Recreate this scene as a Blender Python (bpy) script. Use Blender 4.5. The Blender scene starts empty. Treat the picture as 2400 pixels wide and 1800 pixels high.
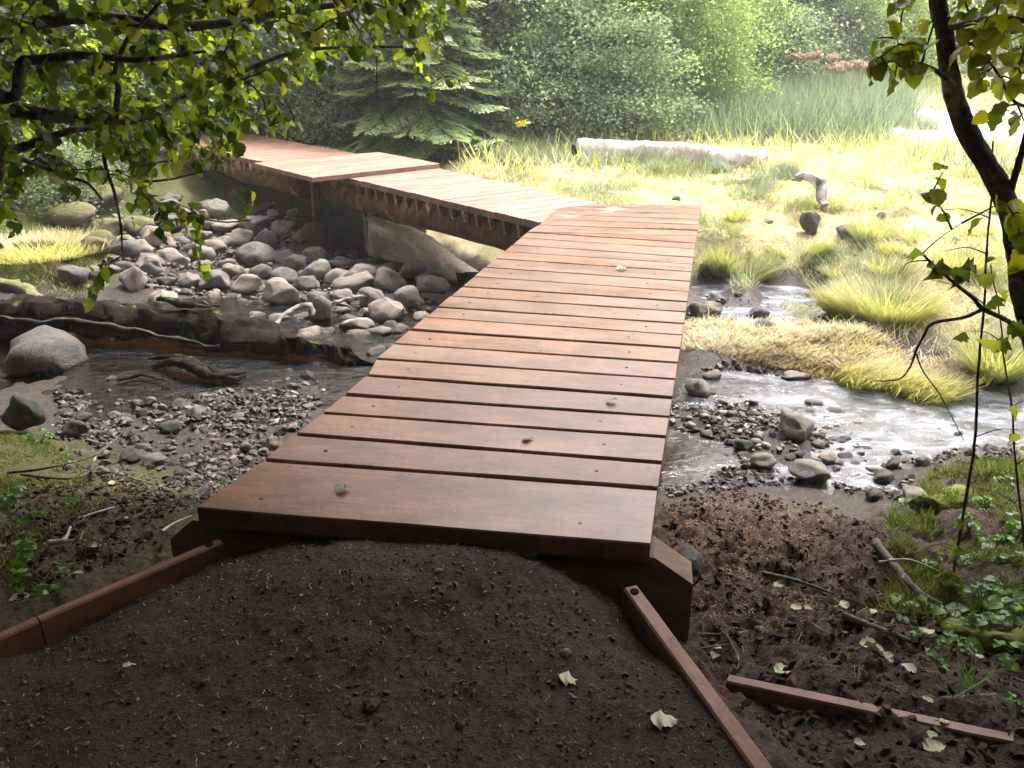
import bpy, bmesh, math, random
import numpy as np
from mathutils import Vector, Matrix, Euler
sc = bpy.context.scene
col = sc.collection
R = math.radians
rng = np.random.default_rng(7)
random.seed(7)

# ------------------------------------------------------------ camera, sky, sun, exposure
FP = 2000.0; TH = math.atan(770 / FP); H = 1.5
cd = bpy.data.cameras.new('camera'); cam = bpy.data.objects.new('camera', cd); col.objects.link(cam)
cd.sensor_width = 36; cd.lens = 36 * FP / 2400; cd.clip_start = 0.05; cd.clip_end = 1500
cd.dof.use_dof = False
cam.location = (0, 0, H); cam.rotation_euler = (math.pi / 2 - TH, 0, 0)
sc.camera = cam

SUN_EL, SUN_AZ = 58, 28          # azimuth measured from +Y towards +X
w = bpy.data.worlds.new('World'); sc.world = w; w.use_nodes = True
nt = w.node_tree; nt.nodes.clear()
sky = nt.nodes.new('ShaderNodeTexSky'); sky.sky_type = 'NISHITA'; sky.sun_disc = False
sky.sun_elevation = R(SUN_EL); sky.sun_rotation = R(SUN_AZ); sky.dust_density = 3; sky.air_density = 1.2
hs = nt.nodes.new('ShaderNodeHueSaturation'); hs.inputs['Saturation'].default_value = 0.18
tn = nt.nodes.new('ShaderNodeMix'); tn.data_type = 'RGBA'; tn.blend_type = 'MULTIPLY'; tn.inputs[0].default_value = 1
tn.inputs[7].default_value = (1.04, .98, .97, 1)
bg = nt.nodes.new('ShaderNodeBackground'); bg.inputs['Strength'].default_value = 0.15
wo = nt.nodes.new('ShaderNodeOutputWorld')
nt.links.new(sky.outputs[0], hs.inputs['Color']); nt.links.new(hs.outputs[0], tn.inputs[6])
nt.links.new(tn.outputs[2], bg.inputs[0]); nt.links.new(bg.outputs[0], wo.inputs[0])
sd = bpy.data.lights.new('sun', 'SUN'); sd.energy = 1.5; sd.angle = R(12); sd.color = (1, .95, .86)
so = bpy.data.objects.new('sun', sd); col.objects.link(so)
el, az = R(SUN_EL), R(SUN_AZ)
sv = Vector((math.sin(az) * math.cos(el), math.cos(az) * math.cos(el), math.sin(el)))
so.rotation_euler = sv.to_track_quat('Z', 'Y').to_euler(); so.location = (0, 0, 30)
sc.view_settings.view_transform = 'Standard'; sc.view_settings.look = 'None'
sc.view_settings.exposure = 2.35; sc.view_settings.gamma = 1; sc.view_settings.use_curve_mapping = False

# ------------------------------------------------------------ maths helpers
CT, ST = math.cos(TH), math.sin(TH)
def ray(px, py):
    u = (px - 1200) / FP; v = (900 - py) / FP
    return np.array([u, CT + v * ST, -ST + v * CT])
def at(px, py, z=0.0):                      # point of the photograph's ray at height z
    d = ray(px, py); return np.array([0, 0, H]) + d * ((z - H) / d[2])
def atd(px, py, D):                         # point of that ray D metres ahead
    d = ray(px, py); return np.array([0, 0, H]) + d * (D / d[1])
def pxm(p):                                 # photograph pixels per metre at p
    return FP / (p[1] * CT + (H - p[2]) * ST)

def hash3(i, j, k, s):
    n = (i.astype(np.int64) * 374761393 + j.astype(np.int64) * 668265263 + k.astype(np.int64) * 2147483647 + s * 1274126177) & 0xffffffff
    n = ((n ^ (n >> 13)) * 1274126177) & 0xffffffff
    n = (n ^ (n >> 16)) & 0xffffffff
    return n / 4294967295.0 * 2 - 1
def vnoise(x, y, z=None, s=0):
    x = np.asarray(x, float); y = np.asarray(y, float); z = np.zeros_like(x) if z is None else np.asarray(z, float)
    i, j, k = np.floor(x), np.floor(y), np.floor(z)
    fx, fy, fz = x - i, y - j, z - k
    fx, fy, fz = [f * f * f * (f * (f * 6 - 15) + 10) for f in (fx, fy, fz)]
    r = 0
    for a in (0, 1):
        for b in (0, 1):
            for c in (0, 1):
                wgt = (fx if a else 1 - fx) * (fy if b else 1 - fy) * (fz if c else 1 - fz)
                r = r + wgt * hash3(i + a, j + b, k + c, s)
    return r
def fbm(x, y, z=None, s=0, o=4, lac=2.1, g=.5):
    r = 0; a = 1
    for q in range(o):
        r = r + a * vnoise(x * lac ** q, y * lac ** q, None if z is None else z * lac ** q, s + q); a *= g
    return r
def sstep(a, b, x):
    t = np.clip((x - a) / (b - a), 0, 1); return t * t * (3 - 2 * t)

# ------------------------------------------------------------ mesh helpers
def mesh_np(name, V, F, mat, smooth=True, attr=None, uv=None):
    """V (n,3); F (m,3) or (m,4) array; attr {name:(n,) or (n,3)} on points; uv (loops,2)"""
    V = np.asarray(V, np.float32); F = np.asarray(F, np.int32)
    me = bpy.data.meshes.new(name)
    me.vertices.add(len(V)); me.vertices.foreach_set('co', V.ravel())
    k = F.shape[1]
    me.loops.add(F.size); me.loops.foreach_set('vertex_index', F.ravel())
    me.polygons.add(len(F))
    me.polygons.foreach_set('loop_start', np.arange(0, F.size, k, dtype=np.int32))
    try: me.polygons.foreach_set('loop_total', np.full(len(F), k, np.int32))
    except Exception: pass
    me.polygons.foreach_set('use_smooth', np.full(len(F), smooth, bool))
    for nm, a in (attr or {}).items():
        a = np.asarray(a, np.float32)
        if a.ndim == 1:
            l = me.attributes.new(nm, 'FLOAT', 'POINT'); l.data.foreach_set('value', a)
        else:
            l = me.attributes.new(nm, 'FLOAT_COLOR', 'POINT')
            l.data.foreach_set('color', np.c_[a, np.ones(len(a))].astype(np.float32).ravel())
    if uv is not None:
        l = me.uv_layers.new(name='UVMap'); l.data.foreach_set('uv', np.asarray(uv, np.float32).ravel())
    if mat: me.materials.append(mat)
    me.update(calc_edges=True); me.validate()
    return me
def link(name, me, parent=None):
    o = bpy.data.objects.new(name, me); col.objects.link(o); o.parent = parent; return o
def empty(name, loc=(0, 0, 0)):
    o = bpy.data.objects.new(name, None); col.objects.link(o); o.location = loc; o.empty_display_size = .1; return o
def tag(o, label=None, cat=None, group=None, kind=None):
    if label: o['label'] = label
    if cat: o['category'] = cat
    if group: o['group'] = group
    if kind: o['kind'] = kind
    return o
def under(o, parent):                        # parent keeps world place (parents are unrotated empties)
    o.parent = parent; o.location = o.location - parent.location if parent.location.length > 0 else o.location
    return o
def inst(TV, TF, M, P, tint=None):
    """copies of a template: M (n,3,3), P (n,3) -> V, F, tint per vertex"""
    n = len(P); k = len(TV)
    V = np.einsum('nij,kj->nki', M, TV) + P[:, None, :]
    F = (TF[None] + (np.arange(n) * k)[:, None, None]).reshape(-1, TF.shape[1])
    t = np.repeat(rng.random(n) if tint is None else tint, k)
    return V.reshape(-1, 3), F, t
def merge(parts):
    Vs, Fs, Ts = [], [], []; n = 0
    for V, F, t in parts:
        Vs.append(V); Fs.append(F + n); Ts.append(t); n += len(V)
    return np.concatenate(Vs), np.concatenate(Fs), np.concatenate(Ts)
def frames(dirs, normal_hint, roll=None):
    """matrices whose local Y runs along dirs, local Z close to normal_hint"""
    y = dirs / np.linalg.norm(dirs, axis=1, keepdims=True)
    z = normal_hint - (normal_hint * y).sum(1, keepdims=True) * y
    z /= np.linalg.norm(z, axis=1, keepdims=True) + 1e-9
    x = np.cross(y, z)
    if roll is not None:
        c, s = np.cos(roll)[:, None], np.sin(roll)[:, None]
        x, z = x * c + z * s, z * c - x * s
    return np.stack([x, y, z], 2)
def tube(P, r, n=8, tint=0.5, rough=0.0, seed=0, flat=1.0, cap=True):
    P = np.asarray(P, float); r = np.broadcast_to(np.asarray(r, float), (len(P),)).copy()
    T = np.gradient(P, axis=0); T /= np.linalg.norm(T, axis=1, keepdims=True) + 1e-9
    up = np.array([0, 0, 1.]) if abs(T[0][2]) < .8 else np.array([1., 0, 0])
    a = np.arange(n) * 2 * math.pi / n; V = []
    X = np.cross(T[0], up); X /= np.linalg.norm(X)
    for q in range(len(P)):
        X = X - T[q] * (X @ T[q]); X /= np.linalg.norm(X); Y = np.cross(T[q], X)
        rr = r[q] * (1 + rough * hash3(np.arange(n), np.full(n, q), np.zeros(n), seed)) if rough else np.full(n, r[q])
        V.append(P[q] + (np.cos(a) * rr)[:, None] * X + (np.sin(a) * rr * flat)[:, None] * Y)
    V = np.concatenate(V); F = []
    for q in range(len(P) - 1):
        b = q * n
        for e in range(n): F.append((b + e, b + (e + 1) % n, b + n + (e + 1) % n, b + n + e))
    if cap:
        V = np.r_[V, P[:1], P[-1:]]; c0, c1 = len(V) - 2, len(V) - 1; L = (len(P) - 1) * n
        for e in range(n):
            F.append((c0, (e + 1) % n, e, c0)); F.append((c1, L + e, L + (e + 1) % n, c1))
    F = np.array(F)
    return V, F, np.full(len(V), tint)
def tube_mesh(name, parts, mat, attr=None, smooth=True):
    """quads with degenerate caps -> python polygons"""
    V, F, t = merge(parts)
    me = bpy.data.meshes.new(name)
    faces = [tuple(f[:3]) if f[0] == f[3] else tuple(f) for f in F.tolist()]
    me.from_pydata(V.tolist(), [], faces)
    me.polygons.foreach_set('use_smooth', [smooth] * len(faces))
    l = me.attributes.new('tint', 'FLOAT', 'POINT'); l.data.foreach_set('value', t.astype(np.float32))
    me.materials.append(mat); me.update(); return me
def smooth_path(P, n=24):
    P = np.asarray(P, float); k = len(P)
    t = np.linspace(0, k - 1, n); i = np.clip(t.astype(int), 0, k - 2); f = (t - i)[:, None]
    p0 = P[np.clip(i - 1, 0, k - 1)]; p1 = P[i]; p2 = P[i + 1]; p3 = P[np.clip(i + 2, 0, k - 1)]
    return .5 * ((2 * p1) + (-p0 + p2) * f + (2 * p0 - 5 * p1 + 4 * p2 - p3) * f * f + (-p0 + 3 * p1 - 3 * p2 + p3) * f ** 3)

# ------------------------------------------------------------ materials
class NT:
    def __init__(s, name):
        s.m = bpy.data.materials.new(name); s.m.use_nodes = True; s.t = s.m.node_tree; s.t.nodes.clear()
        s.out = s.n('ShaderNodeOutputMaterial')
    def n(s, typ, **kw):
        x = s.t.nodes.new(typ)
        for k, v in kw.items(): setattr(x, k, v)
        return x
    def l(s, a, b): s.t.links.new(a, b)
    def coord(s, which='Object', scale=(1, 1, 1), rnd=False, rot=(0, 0, 0)):
        tc = s.n('ShaderNodeTexCoord'); mp = s.n('ShaderNodeMapping'); mp.inputs['Scale'].default_value = scale
        mp.inputs['Rotation'].default_value = rot
        s.l(tc.outputs[which], mp.inputs['Vector'])
        if rnd:
            oi = s.n('ShaderNodeObjectInfo'); mu = s.n('ShaderNodeMath', operation='MULTIPLY'); mu.inputs[1].default_value = 37.7
            cb = s.n('ShaderNodeCombineXYZ'); s.l(oi.outputs['Random'], mu.inputs[0])
            for q in range(3): s.l(mu.outputs[0], cb.inputs[q])
            s.l(cb.outputs[0], mp.inputs['Location'])
        return mp.outputs[0]
    def noise(s, vec, scale, detail=5, rough=.6, dist=0):
        x = s.n('ShaderNodeTexNoise'); x.inputs['Scale'].default_value = scale; x.inputs['Detail'].default_value = detail
        x.inputs['Roughness'].default_value = rough; x.inputs['Distortion'].default_value = dist
        if vec is not None: s.l(vec, x.inputs['Vector'])
        return x.outputs['Fac']
    def ramp(s, fac, stops, interp='LINEAR'):
        x = s.n('ShaderNodeValToRGB'); e = x.color_ramp; e.interpolation = interp
        while len(e.elements) < len(stops): e.elements.new(.5)
        for q, (p, c) in enumerate(stops):
            e.elements[q].position = p
            e.elements[q].color = (*c, 1) if hasattr(c, '__len__') else (c, c, c, 1)
        s.l(fac, x.inputs['Fac']); return x.outputs['Color']
    def mix(s, fac, a, b, mode='MIX'):
        x = s.n('ShaderNodeMix', data_type='RGBA', blend_type=mode)
        for inp, v in ((x.inputs[0], fac), (x.inputs[6], a), (x.inputs[7], b)):
            if hasattr(v, 'node'): s.l(v, inp)
            elif hasattr(v, '__len__'): inp.default_value = (*v, 1)
            else: inp.default_value = v
        return x.outputs[2]
    def math(s, op, a, b=0.0):
        x = s.n('ShaderNodeMath', operation=op)
        for inp, v in ((x.inputs[0], a), (x.inputs[1], b)):
            if hasattr(v, 'node'): s.l(v, inp)
            else: inp.default_value = v
        return x.outputs[0]
    def bump(s, h, strength=.5, dist=.01, prev=None):
        x = s.n('ShaderNodeBump'); x.inputs['Strength'].default_value = strength; x.inputs['Distance'].default_value = dist
        s.l(h, x.inputs['Height'])
        if prev is not None: s.l(prev, x.inputs['Normal'])
        return x.outputs[0]
    def bsdf(s, colr, rough=.8, spec=.5, normal=None, **kw):
        p = s.n('ShaderNodeBsdfPrincipled')
        if hasattr(colr, 'node'): s.l(colr, p.inputs['Base Color'])
        else: p.inputs['Base Color'].default_value = (*colr, 1)
        if hasattr(rough, 'node'): s.l(rough, p.inputs['Roughness'])
        else: p.inputs['Roughness'].default_value = rough
        p.inputs['Specular IOR Level'].default_value = spec
        if normal is not None: s.l(normal, p.inputs['Normal'])
        return p.outputs[0]
    def done(s, sh): s.l(sh, s.out.inputs['Surface']); return s.m
    def attr(s, name):
        x = s.n('ShaderNodeAttribute', attribute_name=name); return x

def mat_leaf(name, stops, trans=.45, obj=False, rough=.38, spec=.5, gain=1.6, gb=.35):
    k = NT(name)
    if obj: f = k.n('ShaderNodeObjectInfo').outputs['Random']
    else: f = k.attr('tint').outputs['Fac']
    c = k.ramp(f, stops)
    if obj:
        nz = k.noise(k.coord('Object', rnd=True), 30, 3)
        c = k.mix(k.ramp(nz, [(.5, 0.), (.75, .8)]), c, (.16, .10, .03))
    p = k.bsdf(c, rough, spec)
    tr = k.n('ShaderNodeBsdfTranslucent')
    c2 = k.mix(1.0, c, (gain, gain * 1.05, gain * gb), 'MULTIPLY'); k.l(c2, tr.inputs['Color'])
    m = k.n('ShaderNodeMixShader'); m.inputs[0].default_value = trans
    k.l(p, m.inputs[1]); k.l(tr.outputs[0], m.inputs[2])
    return k.done(m.outputs[0])
def mat_bark(name, dark, light, scale=18, stretch=.35, moss=0.0, bumpd=.008, spots=1):
    k = NT(name); v = k.coord('Object', (1, 1, stretch))
    a = k.noise(v, scale, 6, .7); b = k.noise(v, scale * .25, 3)
    c = k.mix(k.ramp(a, [(.35, 0.), (.68, 1.)]), dark, light)
    if spots: c = k.mix(k.ramp(b, [(.56, 0.), (.66, .7)]), c, tuple(min(1, x * 2.6 + .03) for x in light))
    if moss: c = k.mix(k.ramp(k.noise(k.coord('Object'), 5, 4), [(.62 - moss * .3, 0.), (.72 - moss * .3, 1.)]), c, (.12, .14, .02))
    return k.done(k.bsdf(c, .85, .3 if spots else .08, k.bump(a, .8, bumpd)))
def mat_wood(name, c0, c1, c2, rough=(.35, .6), grime=.5, obj=True, spec=.5):
    k = NT(name); v = k.coord('UV', (1.2, 16, 1), rnd=True)
    g = k.noise(v, 3.2, 6, .65, .6)
    big = k.noise(k.coord('UV', (1.1, 3, 1), rnd=True), 1.6, 4, .6)
    c = k.mix(k.ramp(g, [(.3, 0.), (.7, 1.)]), c0, c1)
    c = k.mix(k.ramp(big, [(.4, 0.), (.62, .85)]), c, c2)
    oi = k.n('ShaderNodeObjectInfo').outputs['Random']
    c = k.mix(1.0, c, k.ramp(oi, [(0, (.76, .76, .78)), (.5, (1, 1, 1)), (1, (1.16, 1.1, 1.04))]), 'MULTIPLY')
    mo_ = k.noise(k.coord('UV', (1, 1.6, 1), rnd=True), 9, 8, .8)
    c = k.mix(1.0, c, k.ramp(mo_, [(.32, (.55, .52, .52)), (.5, (1, 1, 1)), (.68, (1.15, 1.1, 1.0))]), 'MULTIPLY')
    vo = k.n('ShaderNodeTexVoronoi'); vo.inputs['Scale'].default_value = 1; k.l(k.coord('UV', (1.9, 5.5, 1), rnd=True), vo.inputs['Vector'])
    c = k.mix(k.ramp(vo.outputs['Distance'], [(.045, .85), (.085, 0.)]), c, tuple(x * .35 for x in c0))
    # wet smears and dirt specks
    d = k.noise(k.coord('UV', (1, 1, 1), rnd=True), 55, 3, .6)
    c = k.mix(k.ramp(d, [(.63, 0.), (.68, grime)]), c, (.035, .018, .012))
    d2 = k.noise(k.coord('UV', (1, 1.3, 1), rnd=True), 90, 2, .6)
    c = k.mix(k.ramp(d2, [(.70, 0.), (.73, .8)]), c, (.45, .27, .13))
    sm = k.noise(k.coord('UV', (.8, 1.8, 1), rnd=True), 2.6, 7, .7)
    c = k.mix(k.ramp(sm, [(.45, 0.), (.62, .75)]), c, tuple(x * .6 + .006 for x in c0))
    ro = k.ramp(big, [(.3, rough[0]), (.75, rough[1])])
    return k.done(k.bsdf(c, ro, spec, k.bump(g, .35, .003, k.bump(d, .3, .002))))
def mat_rock(name, ca, cb, moss=0.0, wet=True, rough=.7):
    k = NT(name); v = k.coord('Object', rnd=True)
    a = k.noise(v, 3.2, 6, .65); b = k.noise(v, 22, 5, .7)
    c = k.mix(k.ramp(a, [(.33, 0.), (.66, 1.)]), ca, cb)
    oi = k.n('ShaderNodeObjectInfo').outputs['Random']
    c = k.mix(1.0, c, k.ramp(oi, [(0, (.6, .6, .66)), (.35, (.85, .84, .9)), (.7, (1.15, 1.05, .95)), (1, (1.35, 1.25, 1.15))]), 'MULTIPLY')
    c = k.mix(k.ramp(b, [(.6, 0.), (.78, .35)]), c, (.45, .42, .37))
    c = k.mix(k.ramp(b, [(.30, .7), (.45, 0.)]), c, (.035, .028, .022))
    c = k.mix(k.ramp(k.noise(v, 1.6, 6, .75), [(.5, 0.), (.62, .5)]), c, (.13, .095, .06))
    geo = k.n('ShaderNodeNewGeometry')
    sx = k.n('ShaderNodeSeparateXYZ'); k.l(geo.outputs['Normal'], sx.inputs[0])
    if moss:
        mz = k.math('ADD', k.math('MULTIPLY', sx.outputs['Z'], .55), k.noise(v, 4, 4))
        c = k.mix(k.ramp(mz, [(1.0 - moss * .5, 0.), (1.12 - moss * .5, .9)]), c, k.ramp(b, [(.35, (.07, .07, .015)), (.7, (.27, .25, .06))]))
    ro = rough
    if wet:
        sp = k.n('ShaderNodeSeparateXYZ'); k.l(geo.outputs['Position'], sp.inputs[0])
        zz = k.math('ADD', sp.outputs['Z'], k.math('MULTIPLY', a, .05))
        wf = k.ramp(k.math('ADD', zz, 1.5), [(.44, 1.), (.475, 0.)])
        c = k.mix(wf, c, k.mix(1.0, c, (.38, .34, .32), 'MULTIPLY'))
        ro = k.ramp(wf, [(0, rough), (1, .18)])
    return k.done(k.bsdf(c, ro, .5, k.bump(b, .8, .02, k.bump(a, .6, .04))))

M = {}
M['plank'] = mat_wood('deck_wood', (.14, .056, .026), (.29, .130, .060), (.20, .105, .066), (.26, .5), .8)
M['plank_far'] = mat_wood('deck_wood_far', (.27, .14, .095), (.36, .20, .145), (.33, .19, .145), (.5, .65), .2)  # paler, pinker deck wood: the far sections' skylight put into the colour
M['timber'] = mat_wood('curb_wood', (.18, .06, .025), (.34, .135, .06), (.20, .09, .05), (.45, .7), .75)
M['endgrain'] = mat_wood('cut_end', (.22, .13, .06), (.42, .30, .16), (.30, .22, .10), (.6, .8), .5)
M['sill'] = mat_wood('sill_wood', (.10, .055, .03), (.20, .13, .07), (.16, .11, .05), (.6, .8), .5)
M['logbrown'] = mat_bark('stringer_bark', (.07, .03, .014), (.24, .12, .05), 9, 1, .12, .02)
M['bark'] = mat_bark('alder_bark', (.018, .014, .011), (.15, .125, .10), 34, .8, .0, .008)
M['barkmoss'] = mat_bark('mossy_bark', (.03, .02, .014), (.09, .065, .04), 25, .6, .9, .01)
M['twig'] = mat_bark('twig_bark', (.045, .033, .025), (.16, .13, .10), 40, 1)
M['rotlog'] = mat_bark('rotten_wood', (.005, .004, .004), (.030, .019, .015), 8, 1, .05, .03, 0)
M['stripwood'] = mat_bark('split_wood', (.02, .016, .014), (.10, .085, .075), 12, 1, .2, .01, 0)
M['bleach'] = mat_bark('bleached_wood', (.26, .20, .17), (.70, .64, .60), 6, .6, 0, .02)
M['greywood'] = mat_bark('grey_driftwood', (.16, .13, .12), (.42, .37, .34), 10, 1, 0, .01)
M['rock'] = mat_rock('creek_rock', (.14, .125, .115), (.32, .29, .265))
M['rockpale'] = mat_rock('pale_rock', (.20, .175, .165), (.40, .355, .33))
M['rockdark'] = mat_rock('dark_rock', (.05, .048, .046), (.13, .12, .115))
M['rockmoss'] = mat_rock('mossy_rock', (.12, .10, .08), (.26, .22, .18), .62)
M['slab'] = mat_rock('slab_rock', (.46, .42, .385), (.72, .68, .64), 0, True, .85)
M['slab'].node_tree.nodes['Principled BSDF'].inputs['Specular IOR Level'].default_value = .2
def mat_stuff(name, stops, rough=.8, spec=.4):
    k = NT(name); c = k.ramp(k.attr('tint').outputs['Fac'], stops); return k.done(k.bsdf(c, rough, spec))
M['gravel'] = mat_stuff('gravel_stone', [(0, (.022, .018, .018)), (.5, (.065, .052, .048)), (.85, (.12, .092, .08)), (1, (.22, .18, .165))], .5, .18)
M['rocksmall'] = mat_stuff('small_stone', [(0, (.05, .04, .036)), (.5, (.14, .12, .105)), (1, (.32, .28, .25))], .6, .3)
M['clod'] = mat_stuff('soil_clod', [(0, (.014, .008, .007)), (.6, (.05, .028, .02)), (1, (.12, .068, .042))], .85, .2)
M['litter'] = mat_stuff('straw_litter', [(0, (.10, .06, .03)), (.5, (.26, .19, .10)), (1, (.50, .44, .28))])
M['crumb'] = mat_stuff('soil_crumb', [(0, (.018, .014, .014)), (.7, (.05, .038, .036)), (.97, (.085, .07, .064)), (1, (.14, .11, .09))], .6, .4)
M['chip'] = mat_stuff('wood_chip', [(0, (.34, .16, .06)), (1, (.75, .50, .26))], .8, .2)
LEAF = [(0, (.02, .035, .008)), (.4, (.06, .095, .013)), (.75, (.14, .19, .02)), (1, (.25, .26, .035))]
M['leaf'] = mat_leaf('alder_leaf', LEAF, .5, False, .34, .6, 2.7, .5)
M['leafobj'] = mat_leaf('alder_leaf_large', LEAF, .5, True, .34, .6, 2.7, .5)
LEAFR = [(0, (.07, .10, .01)), (.5, (.17, .22, .018)), (1, (.30, .28, .025))]
M['leafr'] = mat_leaf('yellow_alder_leaf', LEAFR, .5, True, .4, .5, 2.4)
M['leafrs'] = mat_leaf('yellow_alder_leaf_mass', LEAFR, .5, False, .4, .5, 2.4)
M['bgleaf'] = mat_leaf('bush_leaf', [(0, (.09, .13, .05)), (.5, (.17, .23, .085)), (.85, (.25, .31, .13)), (1, (.34, .38, .20))], .5, False, .6, .25, 2.1, gb=.85)
M['bgleafgrey'] = mat_leaf('grey_willow_leaf', [(0, (.10, .14, .08)), (.5, (.20, .25, .14)), (.85, (.29, .33, .21)), (1, (.38, .41, .29))], .45, False, .6, .25, 2.0, gb=.85)
M['bgleafyel'] = mat_leaf('yellow_bush_leaf', [(0, (.11, .16, .05)), (.5, (.20, .27, .085)), (.85, (.30, .36, .13)), (1, (.40, .42, .19))], .5, False, .6, .25, 2.1, gb=.85)
M['darkleaf'] = mat_leaf('far_leaf', [(0, (.06, .085, .045)), (.5, (.13, .17, .09)), (1, (.25, .29, .17))], .3, False, .5, .4, 1.4, gb=.85)
M['canopy'] = mat_leaf('canopy_leaf', [(0, (.02, .035, .01)), (1, (.05, .065, .02))], .12, False, .5, .4, 1.2)
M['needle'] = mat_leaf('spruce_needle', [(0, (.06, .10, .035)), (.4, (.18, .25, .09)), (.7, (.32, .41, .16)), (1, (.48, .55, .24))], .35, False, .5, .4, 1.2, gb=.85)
M['straw'] = mat_leaf('straw_grass', [(0, (.18, .23, .09)), (.3, (.38, .39, .17)), (.65, (.60, .53, .30)), (1, (.74, .66, .46))], .35, False, .55, .3, 1.3, gb=.5)
M['green'] = mat_leaf('green_grass', [(0, (.10, .14, .09)), (.5, (.22, .28, .18)), (.85, (.34, .39, .25)), (1, (.52, .51, .34))], .35, False, .5, .4, 1.4, gb=.85)
M['thatch'] = mat_leaf('dead_thatch', [(0, (.26, .19, .13)), (.5, (.50, .41, .28)), (1, (.72, .64, .48))], .25, False, .6, .3, 1.2, gb=.5)
M['mossgrass'] = mat_leaf('moss_grass', [(0, (.05, .08, .01)), (.6, (.13, .17, .025)), (1, (.28, .28, .07))], .3, False, .6, .3, 1.4)
M['herb'] = mat_leaf('herb_leaf', [(0, (.04, .10, .02)), (.6, (.09, .19, .03)), (1, (.18, .30, .05))], .4, False, .4, .5, 2.0)
M['pale'] = mat_leaf('pale_fallen_leaf', [(0, (.42, .47, .26)), (.5, (.50, .52, .34)), (1, (.42, .40, .22))], .15, True, .5, .4, 1.0)
M['greenfall'] = mat_leaf('green_fallen_leaf', [(0, (.10, .16, .06)), (1, (.19, .26, .12))], .15, True, .45, .5, 1.0)
M['umbel'] = mat_stuff('dried_umbel', [(0, (.34, .20, .12)), (1, (.62, .46, .33))])
k = NT('yellow_petal'); M['petal'] = k.done(k.bsdf((.8, .62, .06), .6))
k = NT('dark_hole'); M['hole'] = k.done(k.bsdf((.01, .008, .006), .9, .1))
k = NT('white_paint'); M['white'] = k.done(k.bsdf((.8, .8, .8), .25))
k = NT('blue_tarp'); M['blue'] = k.done(k.bsdf((.03, .10, .42), .5))
k = NT('car_glass'); M['glass'] = k.done(k.bsdf((.02, .025, .03), .05))
k = NT('tyre'); M['tyre'] = k.done(k.bsdf((.02, .02, .02), .8))
k = NT('rim'); M['rim'] = k.done(k.bsdf((.5, .5, .52), .3))
k = NT('galvanised_steel'); nz = k.noise(k.coord('Object'), 12, 4)
M['steel'] = k.done(k.bsdf(k.ramp(nz, [(.3, (.16, .14, .13)), (.7, (.34, .33, .32))]), .55))
k = NT('bolt_steel'); M['bolt'] = k.done(k.bsdf((.07, .045, .035), .5))
k = NT('old_concrete'); nz = k.noise(k.coord('Object'), 5, 6, .7)
M['bulk'] = k.done(k.bsdf(k.ramp(nz, [(.3, (.035, .03, .026)), (.7, (.10, .085, .07))]), .9, .2, k.bump(nz, .6, .02)))

# ground
k = NT('ground_soil')
A = k.attr('zone'); sp = k.n('ShaderNodeSeparateColor'); k.l(A.outputs['Color'], sp.inputs[0])
v = k.coord('Object')
n1 = k.noise(v, 14, 8, .7); n2 = k.noise(v, 90, 4, .7); n3 = k.noise(v, 2.2, 5); n4 = k.noise(v, 45, 5, .75)
c = k.mix(k.ramp(n3, [(.38, 0.), (.62, 1.)]), k.ramp(n4, [(.3, (.015, .009, .007)), (.55, (.044, .027, .021)), (.75, (.10, .060, .042))]), k.ramp(n4, [(.3, (.026, .016, .013)), (.55, (.078, .050, .038)), (.75, (.155, .098, .068))]))            # dark path soil
mud = k.ramp(n4, [(.34, (.018, .010, .008)), (.5, (.055, .030, .021)), (.62, (.12, .066, .040)), (.74, (.36, .22, .12))])
A2 = k.attr('mud'); c = k.mix(A2.outputs['Fac'], c, mud)
straw = k.ramp(n4, [(.3, (.20, .15, .09)), (.5, (.45, .38, .23)), (.7, (.64, .56, .38))])
straw = k.mix(k.ramp(n3, [(.42, 0.), (.62, .7)]), straw, k.ramp(n1, [(.3, (.09, .12, .03)), (.7, (.28, .30, .09))]))
c = k.mix(sp.outputs[0], c, straw)
moss = k.ramp(n4, [(.3, (.03, .028, .012)), (.52, (.085, .085, .025)), (.72, (.20, .19, .06))])
c = k.mix(sp.outputs[1], c, moss)
bed = k.ramp(n4, [(.3, (.018, .013, .010)), (.5, (.05, .037, .029)), (.72, (.13, .10, .078))])
c = k.mix(sp.outputs[2], c, bed)
A3 = k.attr('road'); c = k.mix(A3.outputs['Fac'], c, k.ramp(n2, [(.3, (.5, .47, .44)), (.7, (.72, .69, .66))]))
sp2 = k.ramp(n2, [(.69, 0.), (.73, .7)]); c = k.mix(k.math('MULTIPLY', sp2, k.math('SUBTRACT', 1.0, sp.outputs[2])), c, (.30, .18, .09))
ro = k.ramp(sp.outputs[2], [(0, .82), (1, .4)])
M['ground'] = k.done(k.bsdf(c, ro, .3, k.bump(n4, .7, .02, k.bump(n2, .6, .006, k.bump(n1, .6, .03)))))

# water
k = NT('creek_water'); v = k.coord('Object', (1, 1.6, 1))
n1 = k.noise(v, 5, 5, .6, .8); n2 = k.noise(v, 22, 4, .6, .5)
bp = k.bump(n2, .42, .012, k.bump(n1, .5, .03))
gl = k.n('ShaderNodeBsdfGlossy'); gl.inputs['Roughness'].default_value = .04; gl.inputs['Color'].default_value = (1, 1, 1, 1); k.l(bp, gl.inputs['Normal'])
tr = k.n('ShaderNodeBsdfTransparent'); tr.inputs['Color'].default_value = (.42, .27, .12, 1)
fr = k.n('ShaderNodeFresnel'); fr.inputs['IOR'].default_value = 1.38; k.l(bp, fr.inputs['Normal'])
mx = k.n('ShaderNodeMixShader'); k.l(fr.outputs[0], mx.inputs[0]); k.l(tr.outputs[0], mx.inputs[1]); k.l(gl.outputs[0], mx.inputs[2])
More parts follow.
